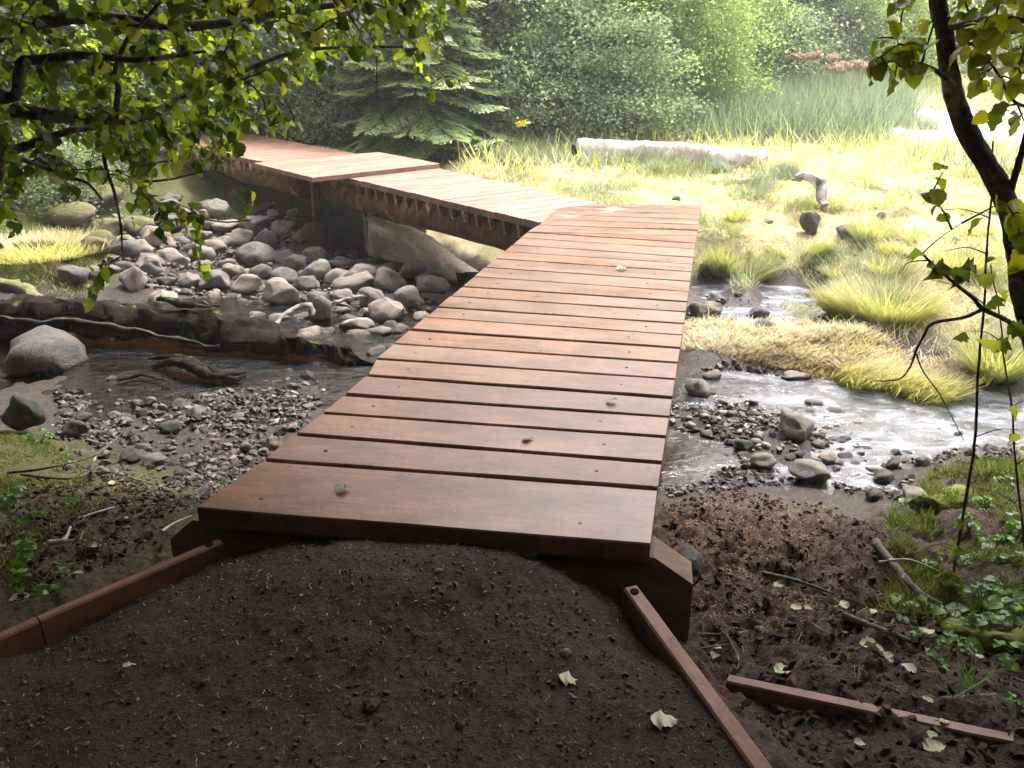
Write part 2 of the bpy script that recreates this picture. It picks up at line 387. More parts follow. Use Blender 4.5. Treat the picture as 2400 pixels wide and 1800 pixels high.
# pale sky sheen and riffle foam put into the right arm's water colour
px_ = k.n('ShaderNodeSeparateXYZ'); k.l(k.coord('Object'), px_.inputs[0])
zone_ = k.ramp(k.math('MULTIPLY', px_.outputs['X'], .1), [(.12, 0.), (.26, 1.)])
f1 = k.noise(k.coord('Object', (1, 1.6, 1)), 2.4, 7, .72, .6)
sheen_foam = k.math('MULTIPLY', k.ramp(f1, [(.44, 0.04), (.68, .48)]), zone_)
df = k.n('ShaderNodeBsdfDiffuse'); df.inputs['Color'].default_value = (.62, .68, .78, 1)
m3 = k.n('ShaderNodeMixShader'); k.l(sheen_foam, m3.inputs[0]); k.l(mx.outputs[0], m3.inputs[1]); k.l(df.outputs[0], m3.inputs[2])
M['water'] = k.done(m3.outputs[0])

# ------------------------------------------------------------ terrain
W = -1.10
cp = []
def cpx(*L):
    for px, py, z in L: cp.append(at(px, py, z))
def cpw(*L):
    for p in L: cp.append(np.array(p, float))
cpx((1200,1800,-.13),(600,1800,-.13),(1600,1800,-.14),(300,1650,-.13),(1000,1500,-.095),(1000,1270,-.045),(1130,1275,-.04),(830,1255,-.06),(1260,1300,-.07),
    (600,1290,-.088),(1400,1390,-.10),(1420,1500,-.118),(1200,1400,-.075),(100,1600,-.135),(1330,1340,-.10),(500,1400,-.108),(250,1500,-.12),(1600,1650,-.135))
cpx((1640,1530,-.44),(1700,1580,-.45),(1750,1650,-.42),(1850,1740,-.38))
cpx((350,1200,-.38),(250,1330,-.30),(100,1350,-.3),(50,1480,-.25),(200,1200,-.45),(50,1200,-.5),(0,1050,-.72),(120,1090,-.8),(300,1100,-.92),(400,1130,-.85),(450,1170,-.55),(400,1250,-.36))
cpx((500,1040,-1.06),(600,1040,-1.05),(350,960,-1.08),(600,940,-1.09),(300,890,-1.19),(170,900,-1.14),(700,900,-1.15),(450,850,-1.24),(750,850,-1.2),(550,885,-1.18),(300,915,-1.15),(250,790,-1.25),(60,800,-1.2),(60,950,-1.06),(350,1030,-1.07),(200,980,-1.08),(480,960,-1.06))
cpx((150,700,-1.02),(400,680,-1.08),(600,680,-1.13),(700,740,-1.12),(850,760,-1.14),(900,820,-1.16),(650,620,-1.08),(500,560,-1.05),(800,640,-1.1),(950,700,-1.12),(1000,620,-1.16),(350,560,-1.0),(200,600,-.98),(60,575,-.66),(140,585,-.70),(220,590,-.82),(60,620,-.86),(60,640,-.9),(200,520,-.85),(300,480,-.72),(100,450,-.5),(450,500,-.95),(600,530,-1.05),(700,520,-1.0),(0,700,-1.0))
cpw((-5.5,14.2,-.55),(-7.5,15,-.3),(-4.5,13.6,-.75),(-2.2,11.6,-1.05),(-1.2,10.6,-1.12),(.2,10.2,-1.1),(-3.2,13.3,-.7),(-2,13.8,-.5),(-.6,12.6,-.55),(.3,11.5,-.5))
cpw((-4,17,-.2),(-8,19,.1),(0,14,-.38),(3,14,-.35),(1.2,10.6,-.5),(1.8,10,-.5))
cpx((1250,410,-.32),(1500,440,-.4),(1700,500,-.55),(1700,560,-.68),(1650,625,-.95),(1620,680,-1.15),(1650,700,-1.17),(1740,672,-1.14),(1850,690,-1.16),(1700,738,-1.16),(1800,720,-1.2),(1900,712,-1.15),(1950,748,-1.12),(1760,645,-.85),(2000,640,-.75),(2100,700,-.85),
    (2100,800,-.97),(1900,785,-.95),(1720,785,-.96),(1850,850,-1.03),(2000,865,-1.04),(1640,835,-1.0),(1610,795,-.99),(2000,895,-1.12),(2200,905,-1.12),(2330,870,-1.03),(1900,450,-.42),(2100,500,-.5),(2300,560,-.6),(2300,700,-.8))
cpx((1700,895,-1.17),(1850,925,-1.17),(2000,960,-1.17),(2150,990,-1.17),(2300,980,-1.17),(2390,1000,-1.15),(2050,1040,-1.16),(2130,1060,-1.16),(1650,950,-1.09),(1800,1000,-1.075),(1700,1010,-1.08),(1650,1080,-1.16),(1600,1120,-1.13),(1780,1110,-1.08),(2000,1110,-1.13),(2080,1150,-1.12),(1900,1030,-1.09),(1960,1150,-1.08))
cpx((1600,1180,-.97),(1700,1165,-.97),(1850,1175,-.98),(1960,1190,-.98),(1700,1250,-.78),(1900,1300,-.75),(1650,1350,-.60),(1800,1400,-.6),(1700,1500,-.47),(1900,1550,-.48),(2100,1500,-.55),(2050,1650,-.38),(2300,1700,-.35),(1950,1780,-.33),(2300,1500,-.5),(2100,1350,-.7),(2100,1220,-.9),(2350,1300,-.7),(2300,1150,-.9),(2380,1080,-1.0),(2180,1110,-1.03))
cpw((5,15,-.35),(10,15,-.3),(10,10,-.55),(15,10,-.5),(12,20,-.1),(6,22,-.05),(0,22,.1),(-8,25,.6),(5,30,.55),(15,30,.45),(20,40,.4),(30,40,.3),(45,60,.5),(34,60,.6),(34,100,1.8),(0,60,3),(60,60,.8),
    (-15,5,0),(-15,12,.3),(-20,25,1.8),(-6,6.6,-1.15),(-9,7,-1.12),(-13,7.4,-1.1),(-17,8,-1.1),(-8.5,10.5,-.3),(-5.5,4.4,-.5),(-9,3.5,-.1),(-5,0,-.1),(5,0,-.2),(0,-5,-.1),(-10,-10,0),(10,-10,0),
    (6,6.2,-1.13),(9,6.4,-1.13),(14,7,-1.13),(7,4.3,-.75),(8,2.5,-.4),(12,3,-.2),(15,0,0),(9,8.5,-.7),(20,7.5,-1.1),(20,3,-.1),
    (0,4,-1.05),(.5,3.3,-.75),(-.3,2.95,-.45),(.8,5,-1.14),(1,7,-1.13),(0,6,-1.13),(.2,2.5,-.2))
for a in range(0, 360, 30): cpw((160 * math.sin(R(a)), 160 * math.cos(R(a)), 3.5)); cpw((50 * math.sin(R(a)), 50 * math.cos(R(a)), 1.2 if a not in (0, 30, 60) else .6))
cp = np.array(cp)
def kern(d): return np.sqrt(d * d + .12 ** 2)
D = np.sqrt(((cp[:, None, :2] - cp[None, :, :2]) ** 2).sum(-1))
n_ = len(cp); A_ = np.zeros((n_ + 1, n_ + 1)); A_[:n_, :n_] = kern(D) - np.eye(n_) * .06; A_[:n_, n_] = 1; A_[n_, :n_] = 1
sol_ = np.linalg.solve(A_, np.r_[cp[:, 2], 0])
def base_h(x, y):
    x = np.asarray(x, float); y = np.asarray(y, float); sh = x.shape; x = x.ravel(); y = y.ravel(); o = np.empty(len(x))
    for i in range(0, len(x), 20000):
        d = np.sqrt((x[i:i + 20000, None] - cp[None, :, 0]) ** 2 + (y[i:i + 20000, None] - cp[None, :, 1]) ** 2)
        o[i:i + 20000] = kern(d) @ sol_[:n_] + sol_[n_]
    return o.reshape(sh)
CL0, CL1 = at(520, 1265, -.07), at(-60, 1512, -.09)
CR0, CR1 = at(1475, 1372, -.08), at(1840, 1830, -.09)
def side(x, y, a, b): return (b[0] - a[0]) * (y - a[1]) - (b[1] - a[1]) * (x - a[0])
def masks(x, y, z):
    r = np.hypot(x, y)
    wob = fbm(x * 1.3, y * 1.3, s=11, o=3)
    path = (side(x, y, CL1, CL0) < 0) & (side(x, y, CR1, CR0) > 0) & (y < 2.75)
    path = path.astype(float)
    bed = sstep(-.90, -1.0, z + wob * .05) * (r < 25)
    mead = sstep(0, .5, y - (5.8 + np.maximum(0, (3 - x)) * 1.1) + wob * .5) * sstep(-2.5, -.5, x - (10.0 - y) * .3 + wob)
    mead = mead * sstep(-1.08, -.98, z + wob * .04) * (1 - sstep(55, 75, r))
    mud = sstep(.2, .6, x + (y < 3.2) * .2) * (1 - sstep(3.0, 4.2, x + wob * .6)) * (y < 5) * (1 - path)
    mud = np.maximum(mud, (x < -.8) * (y > 1.2) * (1 - path) * .6 * (y < 4))
    moss = (1 - path) * (1 - mead) * (1 - bed) * np.clip(1 - mud + sstep(.1, .5, wob) * .5 * (x > 1.2), 0, 1)
    moss = moss * sstep(.6, 1.4, r)
    gx, gy = (x - 13.2) / 5.4, (y - 22.0) / 5.0
    road = sstep(1.15, .9, np.hypot(gx, gy) + wob * .06)
    road = np.maximum(road, sstep(1.1, .95, np.hypot((x - 38) / 16, (y - 60) / 9)))
    return path, bed * (1 - path), mead * (1 - road), mud, moss * (1 - road), road
def ground(x, y, rough=True):
    h = base_h(x, y)
    if not rough: return h
    r = np.hypot(x, y)
    path, bed, mead, mud, moss, road = masks(x, y, h)
    f1 = fbm(x * 9, y * 9, s=3, o=4, g=.6); f2 = fbm(x * 2.2, y * 2.2, s=5, o=3)
    f3 = 1 - np.abs(fbm(x * 6, y * 6, s=8, o=4, g=.62))
    h = h + path * (f1 * .007 + f2 * .005) + (1 - path) * sstep(.2, 1, r) * (f1 * .012 + f2 * .03 * np.clip(r / 6, .4, 2))
    lim = -.120 - .30 * sstep(1.9, 2.6, y) ; h = np.where(path > .5, np.maximum(h, lim), h)
    h = h + mud * (1 - bed) * ((f3 - .6) * .04 * sstep(1.6, 3.0, y) + (f3 - .6) * .012 + f2 * .035)
    return h
def hit(px, py, lift=0.0):                   # where a ray of the photograph meets the terrain
    d = ray(px, py); ts = np.geomspace(1.2, 120, 1400) / max(d[1], .2)
    P = np.array([0, 0, H]) + d * ts[:, None]
    g = base_h(P[:, 0], P[:, 1]) + lift
    i = np.argmax(P[:, 2] < g)
    return P[i] if P[i, 2] < g[i] else P[-1]

front = np.radians(np.linspace(-46, 46, 470)); rest = np.radians(np.linspace(46, 314, 90))[1:-1]
ang = np.r_[front, rest]; rad = np.r_[.15, .35, .6, .85, np.geomspace(1.05, 28, 400), np.geomspace(28, 420, 46)[1:]]
AA, RR = np.meshgrid(ang, rad); gx, gy = RR * np.sin(AA), RR * np.cos(AA)
gz = ground(gx, gy)
na, nr = len(ang), len(rad)
GV = np.stack([gx, gy, gz], -1).reshape(-1, 3)
i, j = np.meshgrid(np.arange(nr - 1), np.arange(na), indexing='ij'); i, j = i.ravel(), j.ravel(); j2 = (j + 1) % na
GF = np.stack([i * na + j, i * na + j2, (i + 1) * na + j2, (i + 1) * na + j], 1)
GV = np.r_[GV, [[0, 0, float(ground(np.array([0.]), np.array([0.]))[0])]]]
fan = np.stack([np.full(na, len(GV) - 1), (np.arange(na) + 1) % na, np.arange(na), np.full(na, len(GV) - 1)], 1)
mk = masks(GV[:, 0], GV[:, 1], base_h(GV[:, 0], GV[:, 1]))
path_, bed_, mead_, mud_, moss_, road_ = mk
zone = np.stack([mead_, moss_, bed_], 1)
fm = [m[GF].mean(1) for m in mk]
zid = np.full(len(GF), 5)                                     # forest floor
zid[fm[2] > .5] = 2; zid[(fm[3] > .5) & (fm[1] < .5)] = 3; zid[fm[1] >= .5] = 1; zid[fm[5] > .5] = 4; zid[fm[0] > .5] = 0
names = ['path', 'creek_bed', 'meadow_ground', 'muddy_bank', 'gravel_ground', 'forest_floor']
for q, nm in enumerate(names):
    F = GF[zid == q]
    if q == 5: F = np.r_[F, fan[:, [0, 1, 2, 2]]] if False else F
    used = np.unique(F); mp = np.zeros(len(GV), int); mp[used] = np.arange(len(used))
    me = mesh_np(nm, GV[used], mp[F], M['ground'], True, {'zone': zone[used], 'mud': mud_[used], 'road': road_[used]})
    tag(link(nm, me), kind='structure')
# creek water sheet with a slightly rippled surface
xs, ys_ = np.linspace(-16, 16, 260), np.linspace(3.2, 13.5, 160)
X, Y = np.meshgrid(xs, ys_); Z = W + fbm(X * 2.2, Y * 3, s=21, o=3) * .006 + fbm(X * 7, Y * 9, s=22, o=2) * .004
i, j = np.meshgrid(np.arange(159), np.arange(259), indexing='ij'); i, j = i.ravel(), j.ravel()
F = np.stack([i * 260 + j, i * 260 + j + 1, (i + 1) * 260 + j + 1, (i + 1) * 260 + j], 1)
# only where the creek runs
hz = base_h(X, Y).ravel(); keep = (hz[F].min(1) < W + .08)
tag(link('creek_water', mesh_np('creek_water', np.stack([X, Y, Z], -1).reshape(-1, 3), F[keep], M['water'], True)), kind='structure')

# ------------------------------------------------------------ boardwalk
def slab_mesh(name, q, zt, th, mat, ch=.006, wob=.0, ends=None):
    """q: near-left, near-right, far-right, far-left (x,y); chamfered top edges; UV along the board in metres"""
    q = np.array(q, float)[:, :2]; c = q.mean(0)
    zt = np.broadcast_to(np.array(zt, float), (4,)) + (rng.random(4) - .5) * wob
    e1 = (q[1] - q[0] + q[2] - q[3]); e1 /= np.linalg.norm(e1); e2 = np.array([-e1[1], e1[0]])
    n = 9                                   # subdivided along its length for a natural warp
    V = []; tt = np.linspace(0, 1, n)
    for t in tt:
        a = q[0] * (1 - t) + q[1] * t; b = q[3] * (1 - t) + q[2] * t
        za = zt[0] * (1 - t) + zt[1] * t; zb = zt[3] * (1 - t) + zt[2] * t
        if t == 0: a2, b2 = a + e1 * ch * .0, b + e1 * 0
        d = (b - a) / np.linalg.norm(b - a); jit = (rng.random(2) - .5) * .0025
        a = a + d * jit[0]; b = b + d * jit[1]
        zc = (rng.random() - .5) * .002
        V += [(*a, za - th), (*a, za - ch), (*(a + d * ch), za + zc), (*(b - d * ch), zb + zc), (*b, zb - ch), (*b, zb - th)]
    V = np.array(V); F = []
    for k_ in range(n - 1):
        o = k_ * 6; p = o + 6
        for e in range(6): F.append((o + e, p + e, p + (e + 1) % 6, o + (e + 1) % 6))
    o = (n - 1) * 6
    F2 = [(0, 1, 4, 5), (1, 2, 3, 4), (o + 5, o + 4, o + 1, o), (o + 4, o + 3, o + 2, o + 1)]
    F = np.array(F + F2)
    L = F.ravel(); P = V[L][:, :2] - c
    u = P @ e1; vv = P @ e2 + (V[L][:, 2] - zt.mean()) * 1.0
    me = mesh_np(name, V, F, mat, False, None, np.c_[u, vv])
    return me
def board(name, parent, q, zt, th, mat, **kw):
    return link(name, slab_mesh(name, q, zt, th, mat, **kw), parent)
bolt_me = None
def bolt_mesh():
    bm = bmesh.new(); bmesh.ops.create_cone(bm, cap_ends=True, segments=8, radius1=.008, radius2=.007, depth=.004)
    me = bpy.data.meshes.new('bolt'); bm.to_mesh(me); bm.free(); me.materials.append(M['bolt']); return me
bolt_me = bolt_mesh()
hole_bm = bmesh.new(); bmesh.ops.create_cone(hole_bm, cap_ends=True, segments=14, radius1=.014, radius2=.014, depth=.004)
hole_me = bpy.data.meshes.new('bolt_hole'); hole_bm.to_mesh(hole_me); hole_bm.free(); hole_me.materials.append(M['hole'])

NR, FR = at(1524, 1275), at(1642, 480)
NLs, FLs = at(461, 1191), at(1264, 521)
def redge(py): return at(np.interp(py, [480, 514, 783, 1141, 1275], [1643, 1638.5, 1599, 1541, 1524]), py)
ry = [1275,1141,1080,1022,974,929,886,848,813,783,757,730,706,682,658,636,619,601.6,584,569.5,553.6,539,525.8,514,501.4,488,480]
rp = [redge(y)[:2] for y in ry]
left_meas = {0: (461,1191), 1: (624,1074), 2: (694,1014), 3: (760,966), 4: (812,922), 5: (863,877)}
le = []
gap = .022
ldir = (FLs - NLs)[:2]; ldir /= np.linalg.norm(ldir)
for k_, p in enumerate(rp):
    if k_ <= 5: v_ = at(*left_meas[k_])[:2]
    elif k_ <= 20:
        sl = np.interp(k_, [5, 20], [-.185, -.36])           # skew of the boards against the edge, read from the photo
        # intersection of the board line with the left edge line
        A2_ = np.array([[ldir[0], -1.0], [ldir[1], -sl]]); b2_ = p - NLs[:2]
        s_ = np.linalg.solve(A2_, b2_)[0]; v_ = NLs[:2] + ldir * s_
    else: v_ = None
    le.append(v_)
mit = {21: (1265,526.5), 22: (1277,513), 23: (1290,502.5), 24: (1303,491.6), 25: (1322,485), 26: (1420,479)}
le[20] = NLs[:2] + ldir * np.dot(at(1238, 543)[:2] - NLs[:2], ldir)
for k_, v_ in mit.items(): le[k_] = at(*v_)[:2]
bw = empty('boardwalk', (0, 5, 0))
tag(bw, 'near straight section of red brown plank boardwalk crossing the creek', 'boardwalk')
def child(o, p): o.parent = p; o.location = o.location - p.location; return o
gaps = [0, .016, .016, .014, .018, .02, .015, .017, .02, .012, .016, .012, .016, .006, .016, .012, .005, .017, .006, .012, .005, .016, .012, .004, .008, .006]
for k_ in range(26):
    a, b, c_, d_ = le[k_].copy(), rp[k_].copy(), rp[k_ + 1].copy(), le[k_ + 1].copy()
    g2 = gaps[k_ + 1] * 1.6 if k_ < 25 else 0
    dl = (d_ - a); dl /= np.linalg.norm(dl); dr = (c_ - b); dr /= np.linalg.norm(dr)
    d_ = d_ - dl * g2; c_ = c_ - dr * g2
    jl = (rng.random() - .5) * .01; e_ = (b - a) / np.linalg.norm(b - a)
    if 0 < k_ < 21: a = a + e_ * jl; d_ = d_ + e_ * jl
    o = board('plank', bw, [a, b, c_, d_], 0.0, .072, M['plank'], ch=.005, wob=.004)
    child(o, bw)
    if k_ == 0: o['label'] = 'extra wide end plank with dirt and sawdust on it'
    if k_ < 17:
        for s_ in ((.12, .84) if k_ < 3 else (.13 + random.uniform(-.03, .03), .84 + random.uniform(-.04, .04))):
            m_ = (a * (1 - s_) + b * s_) * .5 + (d_ * (1 - s_) + c_ * s_) * .5 if k_ else (a * (1 - s_) + b * s_) * .72 + (d_ * (1 - s_) + c_ * s_) * .28
            bo = link('bolt', bolt_me, o); bo.location = (m_[0] + (rng.random() - .5) * .03, m_[1] + (rng.random() - .5) * .03, .0005)
# stringer logs and sill beam under the first section
rdir = (FR - NR)[:2]; rdir /= np.linalg.norm(rdir)
for off in (.28, .72, 1.15):
    s0 = NLs[:2] + (NR - NLs)[:2] * (off / 1.57); s1 = s0 + (ldir + rdir) / 2 * (5.6 if off < 1 else 5.2)
    P = [np.r_[s0 + (s1 - s0) * t, -.075 - .165 + .0] for t in np.linspace(.03, 1, 14)]
    me = tube_mesh('stringer_log', [tube(P, .16, 12, .4, .05, 3)], M['logbrown']); child(link('stringer_log', me), bw)
def prism(name, outline, a, b, th, mat, ch=.0):
    """outline: list of (s,z) along the line a->b, extruded by th sideways (away from the camera)"""
    a = np.array(a, float); b = np.array(b, float); e = (b - a)[:2]; L = np.linalg.norm(e); e /= L; nrm = np.array([-e[1], e[0]])
    V = []; n = len(outline)
    for t in (0, th):
        for s_, z in outline: V.append((*(a[:2] + e * s_ + nrm * t), z))
    F = [tuple(range(n)), tuple(range(2 * n - 1, n - 1, -1))] + [(q + n, (q + 1) % n + n, (q + 1) % n, q) for q in range(n)]
    me = bpy.data.meshes.new(name); me.from_pydata(V, [], F); me.materials.append(mat)
    uv = me.uv_layers.new(name='UVMap')
    for p in me.polygons:
        for li in p.loop_indices:
            v_ = V[me.loops[li].vertex_index]; r_ = np.array(v_[:2]) - a[:2]
            uv.data[li].uv = (r_ @ e, v_[2] + r_ @ nrm)
    me.update(); return me
sa = (NLs + (NLs - NR) / np.linalg.norm(NLs - NR) * .16)[:2] + ldir * .05
sb = (NR + (NR - NLs) / np.linalg.norm(NR - NLs) * .15)[:2] + rdir * .05
SL = np.linalg.norm(sb - sa)
outl = [(0, -.46), (0, -.17), (.10, -.082), (SL - .135, -.082), (SL, -.175), (SL, -.46)]
child(link('sill_beam', prism('sill_beam', outl, sa, sb, .14, M['sill'])), bw)
outl = [(.02, -.62), (.02, -.462), (SL - .0, -.462), (SL - .0, -.62)]
child(link('sill_beam', prism('sill_beam', outl, sa + rdir * .03, sb + rdir * .03, .14, M['sill'])), bw)

# second section: perpendicular planks on logs
A0, A1 = at(1264, 521)[:2], at(766, 405)[:2]; d2 = (A1 - A0) / np.linalg.norm(A1 - A0); n2_ = np.array([-d2[1], d2[0]]); n2_ = -n2_ if n2_[1] < 0 else n2_
B0, B1 = at(1420, 479)[:2], at(1035, 396)[:2]
bw2 = empty('boardwalk', (-1, 11, 0)); tag(bw2, 'second section of boardwalk angling left with pale plank ends over dark logs', 'boardwalk')
def isect(p, d, a, b):
    s_ = np.linalg.solve(np.array([[d[0], -(b - a)[0]], [d[1], -(b - a)[1]]]), a - p)[0]; return p + d * s_
L2 = np.linalg.norm(A1 - A0); pw = .245
sx0 = -1.6; q = 0
Mj = [at(*v_)[:2] for v_ in ((1264,521),(1277,513),(1290,502.5),(1303,491.6),(1322,485),(1420,479))]
def clip_front(p):                        # start of a plank line: on the front edge or on the mitre with section one
    s_ = (p - A0) @ d2
    if s_ >= 0: return A0 + d2 * s_
    best_ = None
    for a_, b_ in zip(Mj[:-1], Mj[1:]):
        try:
            den = np.array([[n2_[0], -(b_ - a_)[0]], [n2_[1], -(b_ - a_)[1]]]); u_ = np.linalg.solve(den, a_ - p)
        except Exception: continue
        if -.01 <= u_[1] <= 1.01: best_ = p + n2_ * u_[0]
    return best_
s_ = -1.45
while s_ < L2 - .02:
    s2_ = min(s_ + pw, L2)
    fs = []
    for t in (s_, s2_ - .022):
        p = A0 + d2 * t; f_ = clip_front(p)
        fs.append((f_, isect(p, n2_, B0, B1) if f_ is not None else None))
    s_ = s2_
    if fs[0][0] is None or fs[1][0] is None: continue
    if (fs[0][1] - fs[0][0]) @ n2_ < .03 or (fs[1][1] - fs[1][0]) @ n2_ < .06: continue
    jj = (rng.random() - .5) * .014 if t > .1 else 0
    a, b, c_, d_ = fs[0][0] - n2_ * jj, fs[0][1], fs[1][1], fs[1][0] - n2_ * jj
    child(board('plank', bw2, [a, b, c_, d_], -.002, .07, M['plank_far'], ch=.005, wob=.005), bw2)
for off in (.20, 1.25):
    P = [np.r_[A0 + d2 * t + n2_ * off, -.075 - .19] for t in np.linspace(-.45 if off < 1 else .25, L2 + .2, 16)]
    P = np.array(P); P[:, 2] += fbm(P[:, 0] * .7, P[:, 1] * .7, s=4, o=2) * .01
    child(link('stringer_log', tube_mesh('stringer_log', [tube(P, np.linspace(.17, .2, 16), 14, .4, .06, 5)], M['logbrown'])), bw2)
# pale slivers standing in for stripes of light falling through the plank gaps
def light_streaks(parent, O, d, n_, L, first):
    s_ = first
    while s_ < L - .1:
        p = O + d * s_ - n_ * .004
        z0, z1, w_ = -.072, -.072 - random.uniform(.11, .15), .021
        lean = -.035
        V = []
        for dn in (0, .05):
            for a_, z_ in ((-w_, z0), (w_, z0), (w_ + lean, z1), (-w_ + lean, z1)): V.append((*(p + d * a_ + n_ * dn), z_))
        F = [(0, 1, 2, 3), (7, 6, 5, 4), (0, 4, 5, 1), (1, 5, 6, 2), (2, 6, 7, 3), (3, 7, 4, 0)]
        me = bpy.data.meshes.new('cleat'); me.from_pydata(V, [], F); me.materials.append(M['cleat']); me.update()  # 'cleat': sliver standing in for a stripe of light, no real cleat
        child(link('cleat', me), parent); s_ += pw  # added light streak, one per plank gap
M['cleat'] = mat_bark('light_streak_tone', (.16, .09, .045), (.40, .28, .16), 14, 1)
light_streaks(bw2, A0, d2, n2_, L2 - .75, .10)
# landing platform laid over the joint
LZ = .062
lq = [at(*p_, LZ)[:2] for p_ in ((732, 416), (1030, 383), (887, 356), (594, 382))]
lp = empty('landing_platform', (-2.3, 12.4, 0)); tag(lp, 'raised wider platform laid over the joint of the far boardwalk sections', 'platform')
for k_ in range(8):
    t0, t1 = k_ / 8 + .001, (k_ + 1) / 8 - .004
    f0 = lq[0] + (lq[3] - lq[0]) * t0; f1 = lq[0] + (lq[3] - lq[0]) * t1; g0 = lq[1] + (lq[2] - lq[1]) * t0; g1 = lq[1] + (lq[2] - lq[1]) * t1
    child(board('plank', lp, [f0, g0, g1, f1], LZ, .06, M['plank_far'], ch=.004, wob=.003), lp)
# third section
C0, C1 = at(619, 379)[:2], at(395, 334)[:2]; D0, D1 = at(839, 360)[:2], at(500, 297)[:2]
d3 = (C1 - C0) / np.linalg.norm(C1 - C0); n3_ = np.array([-d3[1], d3[0]]); n3_ = -n3_ if n3_[1] < 0 else n3_
bw3 = empty('boardwalk', (-5, 16, 0)); tag(bw3, 'far boardwalk section disappearing behind the leafy alder branches', 'boardwalk')
s_ = -1.2; L3 = np.linalg.norm(C1 - C0) + 1.5
while s_ < L3:
    p0, p1 = C0 + d3 * s_, C0 + d3 * (s_ + pw - .022); s_ += pw
    jj = (rng.random() - .5) * .014
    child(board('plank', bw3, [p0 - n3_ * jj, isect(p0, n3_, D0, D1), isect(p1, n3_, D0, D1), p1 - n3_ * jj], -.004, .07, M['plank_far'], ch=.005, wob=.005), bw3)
for off in (.20, 1.3):
    P = np.array([np.r_[C0 + d3 * t + n3_ * off, -.075 - .19] for t in np.linspace(-1.0, L3, 16)])
    child(link('stringer_log', tube_mesh('stringer_log', [tube(P, .185, 14, .4, .06, 6)], M['logbrown'])), bw3)

light_streaks(bw3, C0, d3, n3_, L3, .05)
# abutment under the second section
def tilted_box(name, corners_bottom, h, mat):
    q_ = np.array(corners_bottom, float); V = np.r_[q_, q_ + [0, 0, h]]
    F = [(3, 2, 1, 0), (4, 5, 6, 7)] + [(a_, (a_ + 1) % 4, (a_ + 1) % 4 + 4, a_ + 4) for a_ in range(4)]
    me = bpy.data.meshes.new(name); me.from_pydata(V.tolist(), [], F); me.materials.append(mat); me.update(); return me
def atline(px, P, dvec, z):                 # point above the line P + s*dvec seen in column px, at height z
    best_ = None
    for s in np.linspace(-2, 8, 2000):
        p = P + dvec * s; ux = p[0] / (p[1] * CT + (H - z) * ST) * FP + 1200
        if best_ is None or abs(ux - px) < best_[0]: best_ = (abs(ux - px), p)
    return best_[1]
ab = empty('bridge_abutment', (-1.6, 11, -1.1)); tag(ab, 'dark weathered timber bulkhead carrying the middle of the boardwalk', 'abutment')
pl_, pr_ = atline(690, A0 + n2_ * .35, d2, -.8), atline(866, A0 + n2_ * .30, d2, -.8)
nb = 5
for k_ in range(4):
    z0, z1 = -1.35 + k_ * .235, -1.35 + (k_ + 1) * .235 - .012
    j0 = n2_ * (rng.random() * .02)
    a_, b_ = pl_ + j0, pr_ + j0
    me = tilted_box('timber', [(*a_, z0), (*b_, z0), (*(b_ + n2_ * .9), z0), (*(a_ + n2_ * .9), z0)], z1 - z0, M['bulk'])
    child(link('timber', me), ab)
sp_ = pr_ - n2_ * .06
child(link('steel_post', tube_mesh('steel_post', [tube([(*sp_, -1.3), (*sp_, -.44)], .022, 8, .5)], M['steel'])), ab)
sp_ = atline(733, A0 - n2_ * .05, d2, -.4)
so_ = link('steel_post', tube_mesh('steel_post', [tube([(*sp_, -.78), (*sp_, -.07)], .022, 8, .5)], M['steel']))
tag(so_, 'thin grey steel post under the platform corner', 'post')

def grid_surface(name, rows, mat, noise=.03, fr=4, seed=1, smooth=True, tint=.5):
    """rows: (n,m,3) lattice of points, displaced by noise"""
    A_ = np.array(rows, float); n, m = A_.shape[:2]
    A_ = A_ + np.stack([fbm(A_[..., 0] * fr + 3 * q, A_[..., 1] * fr, A_[..., 2] * fr, s=seed + q * 9, o=4) for q in range(3)], -1) * noise
    i, j = np.meshgrid(np.arange(n - 1), np.arange(m - 1), indexing='ij'); i, j = i.ravel(), j.ravel()
    F = np.stack([i * m + j, i * m + j + 1, (i + 1) * m + j + 1, (i + 1) * m + j], 1)
    V = A_.reshape(-1, 3)
    return mesh_np(name, V, F, mat, smooth, {'tint': np.full(len(V), tint)})
fa, fb_, bb_, ba_ = at(866, 528, -.58), at(1072, 656, -1.06), at(1125, 640, -1.04), at(862, 502, -.50)
T_ = np.linspace(0, 1, 30)
rows = []
for t in T_:
    f_, b_ = fa * (1 - t) + fb_ * t, ba_ * (1 - t) + bb_ * t
    hump = np.array([0, 0, .10 * math.sin(math.pi * t)])
    f_ = f_ + hump; b_ = b_ + hump
    bot = f_.copy(); bot[2] = -1.4; bot2 = f_ * .5 + bot * .5; u_ = .55 * math.sin(math.pi * min(1, t + .15)) ; bot = bot + [0, u_, 0]; bot2 = bot2 + [0, u_ * .9, 0]  # front undercut, shaped so the face falls into shade
    lip = f_ + np.array([0, .10, .05])
    bk = b_.copy(); bk[2] = -1.4
    rows.append([bot, bot * .7 + bot2 * .3, bot2, bot2 * .4 + f_ * .6, f_, lip, f_ * .7 + b_ * .3 + [0, 0, .03], (f_ + b_) / 2 + [0, 0, .03], b_, bk])
o = link('wing_wall', grid_surface('wing_wall', rows, M['slab'], .035, 3, 40))
tag(o, 'pale sloping stone slab wall beside the dark bulkhead under the boardwalk', 'stone slab')

